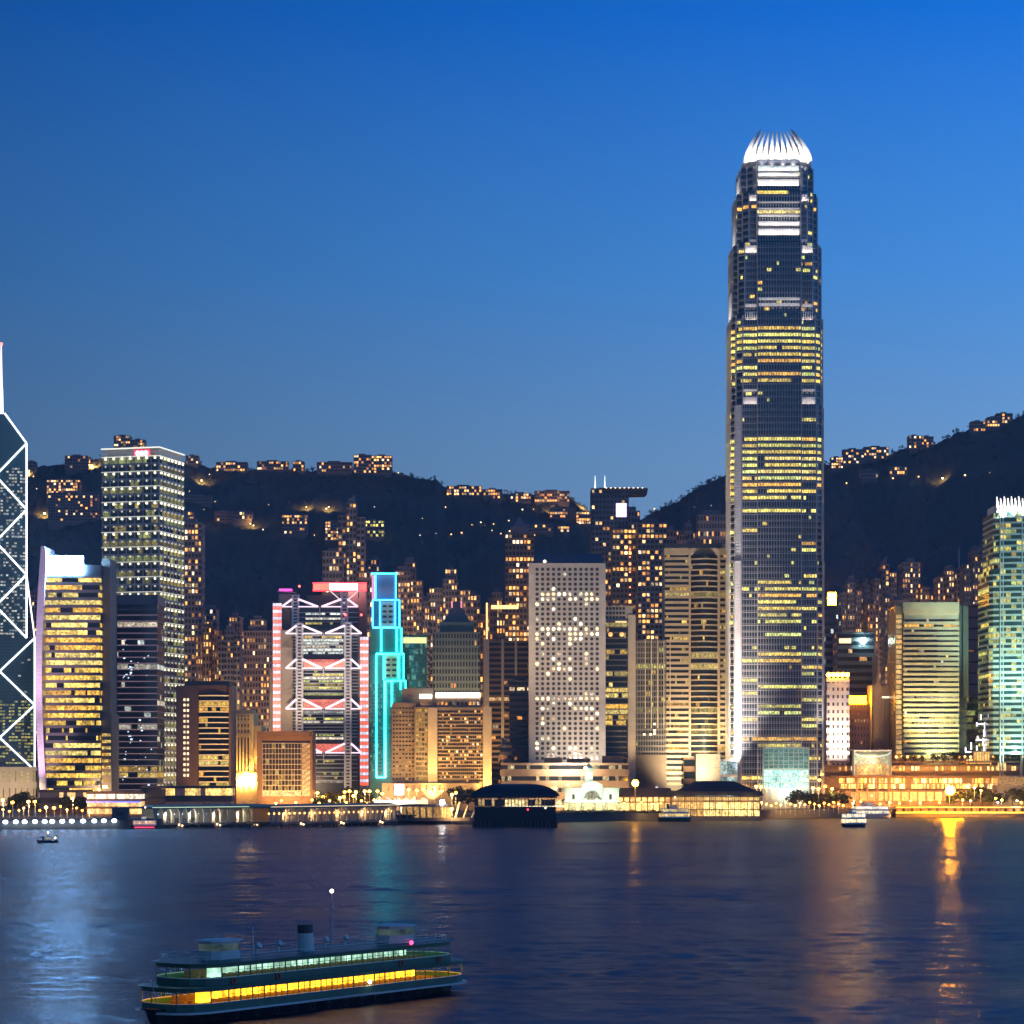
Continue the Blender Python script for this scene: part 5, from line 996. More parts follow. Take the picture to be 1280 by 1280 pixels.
# long low post office block
po = tower('post_office', 'long low tan building with ribbon windows below the round window tower', 626, 786, 956, 1490, 4, 40, TAN, lambda k, n, s, m_: [mul((1, .75, .35), R.uniform(.25, .8)) if R.random() < .3 else (.02, .014, .008) for _ in range(m_)], sp=.62, depth=26, pent=False, cat='building')
q = MB(); w, h = po['w'], po['h']; q.box(-w*.16, -w*.02, -8, 8, h+1.1, h+4.5); q.box(w*.02, w*.2, -8, 8, h+1.1, h+4); q.box(w*.3, w*.46, -8, 8, h+1.1, h+5.5); q.build('plant_room', CONCD, po)
q = MB(); q.box(-w/2+2, w*.2, -14, -13.3, 2.4, 3.4, (1, .9, .6)); q.build('light_strip', LAMP, po)
flood((X(700, 1490), 1462, G+2), (X(700, 1490), 1490, G+8), 5e4, (1, .62, .28), 120, 2); flood((X(760, 1490), 1462, G+2), (X(760, 1490), 1490, G+8), 5e4, (1, .62, .28), 120, 2)
q = MB(); q.box(w*.44, w*.72, -14, -13, 3, 6.5, (1.2, .75, .35)); q.build('lit_canopy', LAMP, po)
# civic blocks on the left shore
D = 1310; sh = tower('waterfront_hall', 'low hall with a white and blue lit upper floor over bright shops', 108, 178, 992, D, 3, 18, BROWN, lambda k, n, s, m_: [mul((1, .9, .7) if k == 2 else (1, .6, .2), R.uniform(.5, 1.8)) for _ in range(m_)], sp=.30, depth=16, pent=False, cat='building', glass=ROOM, inset=.4); w, h = sh['w'], sh['h']
q = MB(); q.box(-w/2, w/2-1, -8.5, -8.1, h*.60, h*.60+.9, (.06, .16, 1.3)); q.build('blue_light_strip', LAMP, sh)
tower('brown_cube_block', 'plain brown windowless block next to the white and blue lit hall', 176, 202, 985, 1320, 3, 4, BROWN, lambda k, n, s, m_: [(.01, .008, .006)]*m_, sp=.9, depth=16, pent=False, cat='building')
lh = tower('long_amber_hall', 'long low hall with three amber lit windows behind the pillared pier', 198, 290, 985, 1345, 2, 14, BROWN, lambda k, n, s, m_: [mul((1, .62, .16), R.uniform(.6, 2.2)) if k == 1 and i not in (3, 4, 8) else (.05, .02, .01) for i in range(m_)], sp=.45, depth=18, pent=False, cat='building', glass=ROOM)
tower('garden_hall', 'dark low pavilion behind the trees near the curved fin tower', 48, 110, 990, 1370, 2, 12, BROWN, lambda k, n, s, m_: [mul((1, .6, .2), R.uniform(.4, 1.5)) if R.random() < .3 else (.02, .01, .005) for _ in range(m_)], sp=.5, depth=16, pent=False, cat='building', glass=ROOM)
sg = thing('neon_sign', 'white and pink neon characters on a roof frame near the hotel', 'sign', (X(499, 1420), 1420, G))
u_ = 1420/F
for i, (a, b_, c, d) in enumerate([(-6, 981, 6, 981), (-6, 984.5, 6, 984.5), (-6, 989, 6, 989), (-6, 993, 6, 993), (-5, 980, -5, 993), (5, 980, 5, 993), (0, 980, 0, 993), (-3, 986, 3, 991), (3, 986, -3, 991)]):
    q = MB(); q.bar((a*u_, 0, Z(b_, 1420)-G), (c*u_, 0, Z(d, 1420)-G), .42, n=6, g=(3, 2.3, 2.6)); q.build('neon_stroke', LAMP, sg)
q = MB(); q.bar((-5*u_, .8, 0), (-5*u_, .8, Z(980, 1420)-G), .2); q.bar((5*u_, .8, 0), (5*u_, .8, Z(980, 1420)-G), .2); q.build('frame', DARK, sg)
# white lit marquee
mq = thing('marquee', 'long white marquee shining brightly behind the pillared pier', 'tent', (X(502, 1395), 1395, G)); w = 66/F*1395; u_ = 1395/F; zt = Z(998.5, 1395)-G; zb = Z(1007, 1395)-G
q = MB(); q.prism([(-w/2, -4), (w/2, -4), (w/2, 4), (-w/2, 4)], zb, zt-.8); q.build('frame', STEEL, mq)
for i in range(12):
    q = MB(); a = -w/2+w*i/12; t_ = i/12; q.box(a+.1, a+w/12-.1, -4.3, -4, zb, zt-.7, mul((1, .95, .7) if i < 7 else (.75, 1, .75), R.uniform(1.2, 2.6) if i < 8 else R.uniform(.5, 1.))); q.build('lit_panel', LAMP, mq)
for i in range(6):
    q = MB(); a = -w/2+w*i/6; b_ = a+w/6; q.face([(a, -4.6, zt-.8), (b_, -4.6, zt-.8), ((a+b_)/2, 0, zt+1.6)]); q.face([(b_, -4.6, zt-.8), (b_, 4.6, zt-.8), ((a+b_)/2, 0, zt+1.6)]); q.face([(b_, 4.6, zt-.8), (a, 4.6, zt-.8), ((a+b_)/2, 0, zt+1.6)]); q.face([(a, 4.6, zt-.8), (a, -4.6, zt-.8), ((a+b_)/2, 0, zt+1.6)]); q.build('roof_canopy', WHITE, mq)
q = MB()
for i in range(7): q.box(-w/2+w*i/6-.15, -w/2+w*i/6+.15, -4, -3.6, 0, zb)
q.build('post', STEEL, mq); point((X(500, 1395), 1385, G+5), 1.5e4, (1, .9, .6), 2)
# ---------------------------------------------------------------- piers
def pier(lab, pa, Da, pb, Db, roof, g, n, zdeck=2.4, zroof=10.6, deep=14, white=0):
    xa, xb = X(pa, Da), X(pb, Db); ln = math.hypot(xb-xa, Db-Da); ang = math.atan2(Db-Da, xb-xa)
    rt = thing('pillared_pier', lab, 'pier', (xa, Da, 0), ang)
    q = MB(); q.box(0, ln, 0, deep, zdeck-1.1, zdeck); q.build('deck', CONCD, rt)
    q = MB(); q.box(-1, ln+1, -1.2, deep+1, zroof-.9, zroof); q.prism([(-1, -1.2), (ln+1, -1.2), (ln+1, deep+1), (-1, deep+1)], zroof-.01, zroof+1.1, [(2, 4), (ln-2, 4), (ln-2, deep-4), (2, deep-4)]); q.build('roof', mat('pier_roof', (.16, .22, .17)), rt)
    q = MB(); q.box(-.8, ln+.8, -1.35, -1.15, zroof-.25, zroof+.02, roof); q.build('eaves_light', LAMP, rt)
    for i in range(n):
        x = (i+.5)*ln/n
        q = MB(); q.box(x-.7, x+.7, .3, 1.7, zdeck, zroof-.9); q.prism([(x-.7, .2), (x+.7, .2), (x+.7, 1.7), (x-.7, 1.7)], zroof-3, zroof-.91, [(x-1.7, .2), (x+1.7, .2), (x+1.7, 1.7), (x-1.7, 1.7)]); q.build('pillar', PALE, rt)
        q = MB(); q.ball((x+ln/n/2, 5, zdeck+4.4), .75 if white and i < white else .45, 8, 5, (9, 11, 13) if white and i < white else g); q.build('deck_lamp', BEACON, rt)
    q = MB(); q.box(0, ln, deep-1, deep-.6, zdeck, zroof-.9, mul(g, .006)); q.build('rear_wall', ROOM, rt)  # faint lamplight on the wall put in as its own glow
    q = MB(); k = int(ln/5)
    for i in range(k+1): q.bar((i*ln/k, .8, -2), (i*ln/k, .8, zdeck-1.1), .45, n=6); q.bar((i*ln/k, deep-1, -2), (i*ln/k, deep-1, zdeck-1.1), .45, n=6)
    q.build('pile', CONCD, rt, kind='stuff')
    for i in range(3):
        x = ln*(i+.75)/3.2; q = MB(); q.bar((x-2, -1.5, .3), (x+6, -2, zdeck), .35); q.bar((x-3, -1.5, .2), (x-1, -1.5, 2.2), .4); q.box(x-3.4, x-.2, -2.2, -.6, -.2, .5); q.build('landing_steps', TAN, rt)
        q = MB(); q.ball((x-2.4, -2, 1.5), .55, 8, 5, (4, 2.4, 1.2)); q.ball((x-.6, -2, 1.), .5, 8, 5, (4, 2.4, 1.2)); q.build('landing_lamp', LAMP, rt)
    q = MB()
    for i in range(int(ln/3)): q.bar((i*3, .1, zdeck), (i*3, .1, zdeck+1.1), .06)
    q.bar((0, .1, zdeck+1.1), (ln, .1, zdeck+1.1), .06); q.build('railing', STEEL, rt)
    for i in range(5):
        x = ln*(i+.5)/5; l = point(tuple(rt.matrix_basis @ Vector((x, -1.0, zdeck+4))), 2500, (1, .62, .25) if not white else (1, .85, .55), .6)
    return rt
pier('pale roofed pier with rows of pillars and white lamps beside the red boat', 191, 1236, 341, 1275, (.9, 1.1, .6), (5, 4, 2), 15, white=7)
pier('golden lit pillared pier with close set columns before the council block', 338, 1255, 497, 1330, (1.4, .95, .45), (9, 4., .8), 26)
kp = thing('dark_kiosk_pier', 'low dark covered walkway with lit bays between the golden pier and the black pavilion', 'pier', (X(497, 1345), 1345, 0)); w = 90/F*1345
q = MB(); q.box(0, w, 0, 9, 1.2, 3); q.build('deck', CONCD, kp); q = MB(); q.prism([(0, -1), (w*.75, -1), (w*.75, 9), (0, 9)], 9.2, 10.6, [(2, 2), (w*.7, 2), (w*.7, 7), (2, 7)]); q.build('roof', ROOFM, kp)
for i in range(8):
    q = MB(); q.box(1+i*w*.09, 1.8+i*w*.09, 0, 1, 3, 9.2); q.build('post', TAN, kp)
    q = MB(); q.box(2+i*w*.09, .8+(i+1)*w*.09, 6, 6.4, 3, 8.6, mul((1, .55, .14), R.uniform(.15, .6))); q.build('lit_bay', ROOM, kp)
for i in range(3):
    q = MB(); q.bar((w*.8+i*4.5, 2, 3), (w*.86+i*4.5, 2, 12-2*i), .6); q.build('stair_frame', PALE, kp)
point((X(570, 1345), 1340, 8), 1.2e4, (1, .6, .2), 1.)
# black pavilion pier
D = 1268; bp = thing('black_pier_pavilion', 'black unlit pier pavilion with a rounded hip roof standing in the water', 'pier', (X(644, D), D+12, 0)); w = 105/F*D; zz = lambda py: Z(py, D)
q = MB(); q.box(-w/2, w/2, -12, 12, -1, 2.2); q.box(-w/2+.6, w/2-.6, -11.4, 11.4, 2.2, zz(1009)); q.build('wall', mat('black_wall', (.012, .014, .02), .6), bp)
q = MB(); q.box(-w/2, w/2, -11.8, 11.8, zz(997.5), zz(995)); q.build('eaves', DARK, bp)
q = MB(); n = 10
for i in range(n):
    t0, t1 = i/n, (i+1)/n; s0, s1 = 1-.72*t0**1.6, 1-.72*t1**1.6; z0, z1 = zz(995.2)+(zz(980)-zz(995.2))*math.sin(t0*1.57), zz(995.2)+(zz(980)-zz(995.2))*math.sin(t1*1.57)
    rect = lambda s_: [(-w*.53*s_, -12.8*s_), (w*.53*s_, -12.8*s_), (w*.53*s_, 12.8*s_), (-w*.53*s_, 12.8*s_)]
    q.prism(rect(s0), z0, z1+.001, rect(s1), cap=(i in (0, n-1)))
q.build('roof', mat('black_roof', (.02, .025, .035), .5), bp)
q = MB(); q.box(-w*.53-9, -w*.46, -9, 9, zz(996), zz(993.6)); q.build('side_canopy', DARK, bp)
for i in range(24):
    x = -w/2+1+i*(w-2)/24; q = MB(); t_ = i/24; g = (1.1, .85, .38) if .34 < t_ < .6 and R.random() < .9 else (.5, .33, .13) if R.random() < .4 and (t_ > .3 or t_ < .25) else (.004, .004, .006); q.box(x, x+(w-2)/24*.78, -11.6, -11.2, zz(1007.5), zz(999.5), g); q.build('window', GLASS, bp)
q = MB()
for i in range(25): x = -w/2+.8+i*(w-2)/24; q.box(x-.15, x+.2, -11.75, -11, zz(1009.1), zz(997))
q.build('mullion', DARK, bp)
q = MB(); q.ball((w*.15, -12, zz(1012)), .5, 8, 5, (4, .15, .4)); q.build('red_lamp', LAMP, bp); q = MB(); q.ball((w*.36, -12, zz(1010)), .55, 8, 5, (2, 1.9, 1.3)); q.build('white_lamp', LAMP, bp)
q = MB(); k = 22
for i in range(k+1): q.bar((-w/2+i*w/k, -12.2, -2), (-w/2+i*w/k, -12.2, 3), .5, n=6)
q.build('fender', DARK, bp, kind='stuff')
# clock tower ferry pier, lit green-white
D = 1425; cp = thing('clock_tower_pier', 'cream ferry pier with clock tower and arched gable floodlit green-white', 'building', (X(740, D), D+9, G)); cx = X(740, D); f = lambda px: lat(px, D, cx); zz = lambda py: Z(py, D)-G
CREAM = mat('cream_render', (.66, .68, .58), .6); m = MB()
m.box(f(706.5), f(727), -6, 9, zz(1001), zz(986)); m.box(f(753.5), f(774), -6, 9, zz(1001), zz(986)); m.box(f(705.5), f(728), -6.5, 9, zz(986.2), zz(984.8)); m.box(f(752.5), f(775), -6.5, 9, zz(986.2), zz(984.8)); m.box(f(727.2), f(753.3), -5, 9, zz(1001), zz(981)); m.box(f(705), f(775), -7.2, 9, zz(1003.2), zz(1001.2))
n = 10; g_ = [(f(727.2+26.1*i/n), zz(981)+2.2*math.sin(math.pi*i/n)) for i in range(n+1)]; m.face([(x, -5, z) for x, z in g_]); m.face([(x, 3, z) for x, z in g_][::-1])
for a, b_ in zip(g_, g_[1:]): m.face([(a[0], -5, a[1]), (b_[0], -5, b_[1]), (b_[0], 3, b_[1]), (a[0], 3, a[1])])
m.build('upper_wall', CREAM, cp)
m = MB(); m.box(f(731), f(741.5), -4, 3, zz(983), zz(960.5)); m.box(f(730), f(742.5), -4.6, 3.6, zz(962), zz(960)); m.prism([(f(731), -4), (f(741.5), -4), (f(741.5), 3), (f(731), 3)], zz(960), zz(954), [(f(735.8), -1), (f(736.7), -1), (f(736.7), 0), (f(735.8), 0)]); tw_ = m.build('clock_tower', CREAM, cp)
m = MB(); n = 16; c_ = (f(736.2), zz(968)); m.face([(c_[0]+1.7*math.cos(2*math.pi*i/n), -4.25, c_[1]+1.7*math.sin(2*math.pi*i/n)) for i in range(n)], (2.4, 2.5, 1.9)); m.build('clock_face', LAMP, tw_)
m = MB(); m.bar((c_[0], -4.35, c_[1]), (c_[0], -4.35, c_[1]+1.4), .14); m.bar((c_[0], -4.35, c_[1]), (c_[0]+.8, -4.35, c_[1]-.4), .14); m.build('clock_hands', DARK, tw_)
m = MB(); m.ball((f(732), -5, zz(960)), .95, 8, 5, (9, 8.5, 5)); m.build('tower_lamp', BEACON, cp)
m = MB(); n = 12; arc = [(f(740.3)+5.2*math.cos(math.pi*i/n), zz(1000)+5.6*math.sin(math.pi*i/n)) for i in range(n+1)]; m.face([(x, -5.15, z) for x, z in arc], (.30, .26, .13)); m.build('arched_window', GLASS, cp)
m = MB()
for a, b_ in zip(arc, arc[1:]): m.bar((a[0], -5.3, a[1]), (b_[0], -5.3, b_[1]), .3)
for x in (-3, -1, 1, 3): m.bar((f(740.3)+x, -5.3, zz(1000)), (f(740.3)+x, -5.3, zz(1000)+4.6), .12)
m.build('arch_frame', STEEL, cp)
for px in (717, 763.5):
    m = MB(); m.box(f(px-1.6), f(px+1.6), -6.2, -5.9, zz(999.5), zz(993), (.09, .07, .03)); m.build('window', GLASS, cp)
m = MB(); m.box(f(705), f(775), -4, 9, 0, zz(1003)); m.build('lower_wall', TAN, cp)
for i in range(14):
    m = MB(); m.box(f(706+i*5), f(709.8+i*5), -4.2, -3.9, zz(1013), zz(1004.5), mul((1, .72, .2), R.uniform(.5, 1.9))); m.build('arcade_bay', ROOM, cp)
    m = MB(); m.box(f(709.9+i*5), f(710.9+i*5), -6.4, -5.6, 0, zz(1003)); m.build('arcade_post', CREAM, cp)
m = MB(); m.bar((f(753.8), -7.4, 0), (f(753.8), -7.4, zz(981)), .3); m.build('flagpole', WHITE, cp)
for px, pw in ((712, 1.3e4), (722, 1.3e4), (733, 1.3e4), (747, 1.3e4), (758, 1.3e4), (769, 1.3e4)): flood((X(px, D), D-7.5, G+zz(1002)+.6), (X(px, D), D+3, G+zz(992)), pw*.36, (.84, 1, .70), 130, .6)
flood((X(736, D), D-12, G+zz(985)), (X(736, D), D+5, G+zz(970)), 1.1e4, (.85, 1, .78), 70, .6)
# long dark-roofed quay hall and golden pier hall
D = 1455; qh = thing('quay_hall', 'low quay hall with dark roof and amber windows between clock tower and golden pier hall', 'building', (X(806, D), D+8, G)); w = 66/F*D; zz = lambda py: Z(py, D)-G
q = MB(); q.box(-w/2, w/2, -6, 8, 0, zz(996)); q.build('wall', BROWN, qh); q = MB(); q.prism([(-w/2-1, -8.5), (w/2+1, -8.5), (w/2+1, 9), (-w/2-1, 9)], zz(995.5), zz(985), [(-w/2+3, -1), (w/2, -1), (w/2, 3), (-w/2+3, 3)]); q.build('roof', ROOFM, qh)
for i in range(9):
    q = MB(); a = -w/2+w*i/9+.3; q.box(a, a+w/9-1, -6.2, -5.9, zz(1002), zz(996.8), mul((1, .55, .16), R.uniform(.3, 2.2))); q.box(a, a+w/9-.6, -6.25, -5.9, zz(1014), zz(1003.5), mul((1, .68, .2), R.uniform(.5, 1.9))); q.build('bay_window', ROOM, qh)
D = 1440; gp = thing('golden_pier_hall', 'pier hall with broad dark hip roof and two storeys of golden windows over the water', 'pier', (X(895, D), D+12, 0)); w = 116/F*D; cx = X(895, D); f = lambda px: lat(px, D, cx); zz = lambda py: Z(py, D)
q = MB(); q.box(-w/2, w/2, -12, 12, -1, zz(1021)); q.build('deck', CONCD, gp); q = MB(); q.box(-w/2+1, w/2-1, -9, 12, zz(1021), zz(996)); q.build('wall', BROWN, gp)
q = MB(); q.prism([(f(834), -13), (f(955), -13), (f(955), 13), (f(834), 13)], zz(994.5), zz(989), [(f(838), -11), (f(951), -11), (f(951), 12), (f(838), 12)]); q.prism([(f(848), -9), (f(948), -9), (f(948), 12), (f(848), 12)], zz(989.2), zz(976.5), [(f(872), -1), (f(920), -1), (f(920), 4), (f(872), 4)]); q.build('roof', ROOFM, gp)
for i in range(14):
    for ya, yb, p in ((996.5, 1000.5, .35), (1003, 1011.5, 1.), (1012.5, 1020, 1.)):
        q = MB(); a = f(840)+(f(950)-f(840))*i/14; wd = (f(950)-f(840))/14
        for j in range(3): q.box(a+j*wd/3+.1, a+(j+1)*wd/3-.12, -9.25, -8.9, zz(yb), zz(ya), mul((1, .70, .22) if i > 4 else (1, .55, .14), R.uniform(.8, 2.4)*p if i > 4 else R.uniform(.3, 1.2)*p))
        q.build('bay_window', ROOM, gp)
q = MB()
for i in range(15): a = f(840)+(f(950)-f(840))*i/14; q.box(a-.15, a+.2, -11.5, -11, zz(1021), zz(994))
q.box(f(840), f(951), -11.6, -9, zz(1012.3), zz(1011.4)); q.build('gallery', DARK, gp)
for px in (850, 875, 905, 935): point((X(px, D), D-6, 12), 5e3, (1, .62, .2), 1.)
# low amber pier on the far side with orange light strip
D = 1545; ap = thing('orange_pier', 'long low pier edged by one continuous orange light strip', 'pier', (X(1205, D), D+6, 0)); w = 170/F*D; zz = lambda py: Z(py, D)
q = MB(); q.box(-w/2, w/2, -7, 8, -1, zz(1016)); q.build('deck', CONCD, ap); q = MB(); q.box(-w/2, w/2, -7.3, -7, zz(1016.2), zz(1015), (9, 2.4, .1)); q.box(-w/2, w/2, -6.4, -6.1, zz(1009.6), zz(1008.6), (4, 1.2, .09)); q.build('light_strip', BEACON, ap)
q = MB()
for i in range(34): q.box(-w/2+i*w/34, -w/2+i*w/34+.3, -6, -5.6, zz(1016), zz(1009))
q.box(-w/2, w/2, -6.2, 7, zz(1009), zz(1008)); q.build('shelter', BROWN, ap)
for i in range(16):
    q = MB(); q.box(-w/2+1+i*w/16, -w/2-.6+(i+1)*w/16, -2, -1.6, zz(1015), zz(1010), mul((1, .42, .06), R.uniform(.2, .7))); q.build('lit_bay', ROOM, ap)
# ---------------------------------------------------------------- trees, lamps
def make_crown(seed, h, w, n=420):
    rr = random.Random(seed); q = MB(); lumps = [(rr.uniform(-.32, .32)*w, rr.uniform(-.32, .32)*w, h*(.45+rr.random()*.4), rr.uniform(.18, .30)*w) for _ in range(9)]
    for _ in range(n):
        lx, ly, lz, lr = rr.choice(lumps); d = Vector((rr.gauss(0, 1), rr.gauss(0, 1), rr.gauss(0, 1))).normalized()*lr*rr.random()**.4; c = Vector((lx, ly, lz))+Vector((d.x, d.y, d.z*.8)); s_ = rr.uniform(.35, .75)
        a = Vector((rr.gauss(0, 1), rr.gauss(0, 1), rr.gauss(0, 1))).normalized(); b_ = a.orthogonal().normalized(); e = a.cross(b_); q.face([c+b_*s_, c+e*s_*.8, c-b_*s_, c-e*s_*.8])
    return q
protos = []
def make_tree(seed, h, w, loc, lab):
    rt = thing('broadleaf_tree', lab, 'tree', loc, 0, 'trees along the promenade'); make_crown(seed, h, w).build('crown', LEAF, rt); q = MB(); q.bar((0, 0, -.3), (.2, 0, h*.5), .35, .2, 6)
    for a in range(4): q.bar((.1, 0, h*.35), (math.cos(a*1.6)*w*.25, math.sin(a*1.6)*w*.25, h*.65), .16, .06, 5)
    q.build('trunk', BARK, rt); return rt
trees = [(24, 1330, 1.2), (31, 1335, 1.25), (39, 1325, 1.15), (13, 1350, 1), (84, 1330, 1), (93, 1335, 1.05), (103, 1340, 1), (112, 1352, .9), (401, 1380, 1.1), (411, 1385, 1.2), (421, 1390, 1.15), (432, 1400, 1.3), (443, 1400, 1.35), (452, 1405, 1.3), (393, 1385, .9), (574, 1430, 1.5), (585, 1440, 1.3), (258, 1330, .7),
         (990, 1525, 1.), (999, 1520, 1.2), (1008, 1520, 1.2), (1018, 1525, 1.), (1036, 1530, 1.1), (1046, 1535, 1.15), (1056, 1532, 1.), (1192, 1550, 1.), (1203, 1545, 1.25), (1215, 1545, 1.3), (1228, 1548, 1.35), (1240, 1545, 1.2), (1252, 1548, 1.0), (1266, 1550, 1.25), (1278, 1545, 1.4), (1290, 1545, 1.3)]
near = {24: 'beside the stone podium', 84: 'before the garden pavilion', 401: 'at the foot of the truss bank', 574: 'next to the black pavilion', 258: 'by the long amber hall', 990: 'before the tallest tower', 1192: 'along the orange pier'}
kname = None
kinds = [make_tree(11, 11, 10, (0, 0, 0), 'x'), make_tree(12, 12, 11, (0, 0, 0), 'x'), make_tree(13, 10, 11, (0, 0, 0), 'x')]; used = set()
for i, (px, D, s_) in enumerate(trees):
    if px in near: kname = near[px]
    lab = 'dark leafy tree in the clump '+kname; loc = (X(px, D), D, G); k = kinds[i % 3]
    if i % 3 not in used and i < 3: used.add(i % 3); k.location = loc; k['label'] = lab; k.scale = (s_, s_, s_); k.rotation_euler = (0, 0, i)
    else: copy_thing(k, loc, i*1.3, lab, s_)
    for o in (k,): pass
for o in list(COL.objects):
    if o.get('category') == 'tree': o['group'] = 'trees '+o['label'].split('clump ')[1]
# terrace trees on the mall roof
for px, s_ in ((1128, .55), (1140, .6), (1152, .55), (1166, .7), (1180, .65), (1190, .8), (1200, .75), (1246, .7), (1258, .8), (1270, .7)):
    t_ = copy_thing(kinds[1], (X(px, 1590), 1590, Z(956, 1590)), px, 'small roof garden tree among the lamps on the mall terrace', s_); t_['group'] = 'trees on the mall terrace'
def lamp_proto(h, g, r):
    rt = thing('street_lamp', 'x', 'lamp', (0, 0, 0)); q = MB(); q.bar((0, 0, -.2), (0, 0, h), .16, .1, 6); q.bar((0, 0, h-.1), (0, -1, h), .08); q.build('pole', STEEL, rt); q = MB(); q.ball((0, -1, h), r, 8, 6, g, sz=.8); q.build('lamp_head', BEACON, rt); return rt
lo_ = lamp_proto(9, (34, 12.5, .9), .85); lw_ = lamp_proto(9, (16, 14, 10), .75); used_l = set()
def lamp(px, py, D, kind, lab, grp, pw=0, sc=1.):
    pr_ = lo_ if kind == 'o' else lw_; z = Z(py, D)
    loc = (X(px, D), D, z-9*sc)
    if kind not in used_l: used_l.add(kind); r = pr_; r.location = loc; r.scale = (sc,)*3; r['label'] = lab
    else: r = copy_thing(pr_, loc, None, lab, sc)
    r['group'] = grp
    if pw: point((loc[0], D-2.5, z-1), pw*3, (1, .55, .17) if kind == 'o' else (1, .85, .6), .7)
    return r
for i, (px, py, pw) in enumerate([(4, 1000, 6e3), (36, 1002, 6e3), (44, 1002, 0), (91, 998, 6e3), (16, 1003, 0), (58, 1009, 4e3), (68, 1010, 0)]): lamp(px, py, 1290, 'o', 'orange street lamp among the trees by the stone podium and fin tower', 'street lamps by the stone podium', pw)
for i, (px, py, pw) in enumerate([(397, 991, 5e3), (404, 996, 0), (407, 997, 0), (425, 997, 5e3), (430, 996, 0), (431, 990, 0), (437, 989, 0), (445, 990, 4e3), (442, 995, 0), (456, 989, 5e3), (462, 989, 0), (472, 989, 0), (478, 992, 0), (511, 987, 5e3), (521, 988, 0), (529, 987, 0), (538, 990, 0), (543, 984, 5e3), (552, 989, 0), (565, 993, 5e3), (570, 991, 0), (383, 1005, 0), (406, 1006, 0)]): lamp(px, py, 1385, 'o', 'orange street lamp in the crowd of lamps before truss bank and hotel', 'street lamps before truss bank and hotel', pw)
for i, (px, py, pw) in enumerate([(676, 985, 5e3), (694, 985, 6e3), (710, 981, 0)]): lamp(px, py, 1440, 'o', 'orange street lamp before the long post office', 'street lamps before the post office', pw, 1.2)
for i, (px, py, pw) in enumerate([(945, 983, 5e3), (951, 984, 0), (958, 985, 0), (965, 986, 4e3), (972, 986, 0), (979, 988, 0), (1016, 985, 5e3), (1023, 986, 0), (1031, 983, 0), (1040, 986, 5e3), (1024, 975, 0), (1027, 968, 0)]): lamp(px, py, 1530, 'o', 'orange street lamp among the trees at the foot of the tallest tower', 'street lamps at the tallest tower', pw)
for i, px in enumerate(range(952, 1056, 6)): lamp(px, 1003+(i*7) % 5, 1500, 'o', 'small amber promenade lamp on the quay before the tallest tower', 'promenade lamps before the tallest tower', 2.5e3 if i % 4 == 0 else 0, .7)
for i, (px, py) in enumerate([(1203, 1000), (1213, 1001), (1244, 998), (1247, 1003), (1252, 1000), (1271, 1001), (1276, 1003), (1218, 985), (1226, 988), (1208, 983)]): lamp(px, py, 1535, 'w' if i % 2 else 'o', 'lamp glimmering among the trees behind the orange pier', 'lamps behind the orange pier', 3e3 if i % 4 == 0 else 0, .8)
st = lamp(1187, 988, 1520, 'o', 'blazing star-bright amber lamp over the orange pier', 'x', 0, 1.3); del st['group']; big = MB(); big.ball((0, -1.6, 9), 2.2, 12, 8, (1100, 360, 2)); big.build('lamp_globe', BEACON, st); point((X(1187, 1520), 1512, Z(992, 1512)), 1.5e4, (1, .55, .15), 2)
st = lamp(553, 1003, 1350, 'w', 'star-bright white lamp over the dark covered walkway', 'x', 0, 1.1); del st['group']; big = MB(); big.ball((0, -1.4, 9), 1.2, 10, 7, (140, 130, 115)); big.build('lamp_globe', BEACON, st)
st = lamp(565, 1011, 1345, 'o', 'amber lamp low over the dark covered walkway steps', 'x', 4e3, .9); del st['group']
st = lamp(794, 979, 1440, 'o', 'bright amber lamp between clock tower and quay hall', 'x', 8e3, 1.1); del st['group']; big = MB(); big.ball((0, -1.4, 9), 1.8, 10, 7, (110, 44, 1.4)); big.build('lamp_globe', BEACON, st)
for i, (px, py) in enumerate([(345, 1004), (352, 1001), (360, 1006), (370, 1003), (390, 1000), (399, 1004), (412, 1001), (420, 1005), (433, 1003), (440, 1006), (452, 1001), (459, 1004), (468, 1000), (476, 1004)]): lamp(px, py, 1360, 'o', 'amber lamp in the string of lamps above the golden lit pillared pier', 'lamps above the golden pier', 4e3 if i % 3 == 0 else 0, .75)
for i, (px, py) in enumerate([(4, 1012), (12, 1014), (24, 1013), (30, 1010), (50, 1013), (76, 1008), (84, 1012), (96, 1010), (103, 1013), (112, 1015)]): lamp(px, py, 1262, 'o', 'small amber path lamp between the seawall lamps and the stone podium trees', 'path lamps behind the seawall', 3e3 if i % 3 == 0 else 0, .6)
for i, (px, py) in enumerate([(1066, 1004), (1076, 1002), (1100, 1005), (1112, 1003), (1124, 1004), (1138, 1001), (1150, 1003), (1163, 1000), (1174, 1003)]): lamp(px, py, 1556, 'o', 'amber lamp in the string at the foot of the amber mall arcade', 'lamps before the mall arcade', 5e3 if i % 3 == 0 else 0, .8)
for i, (px, py) in enumerate([(780, 1004), (790, 1006), (802, 1003), (815, 1005), (826, 1004), (700, 1004), (705, 1008)]): lamp(px, py, 1436, 'o', 'amber quay lamp before the quay hall and clock tower pier', 'quay lamps at the clock tower', 3e3 if i % 3 == 0 else 0, .6)
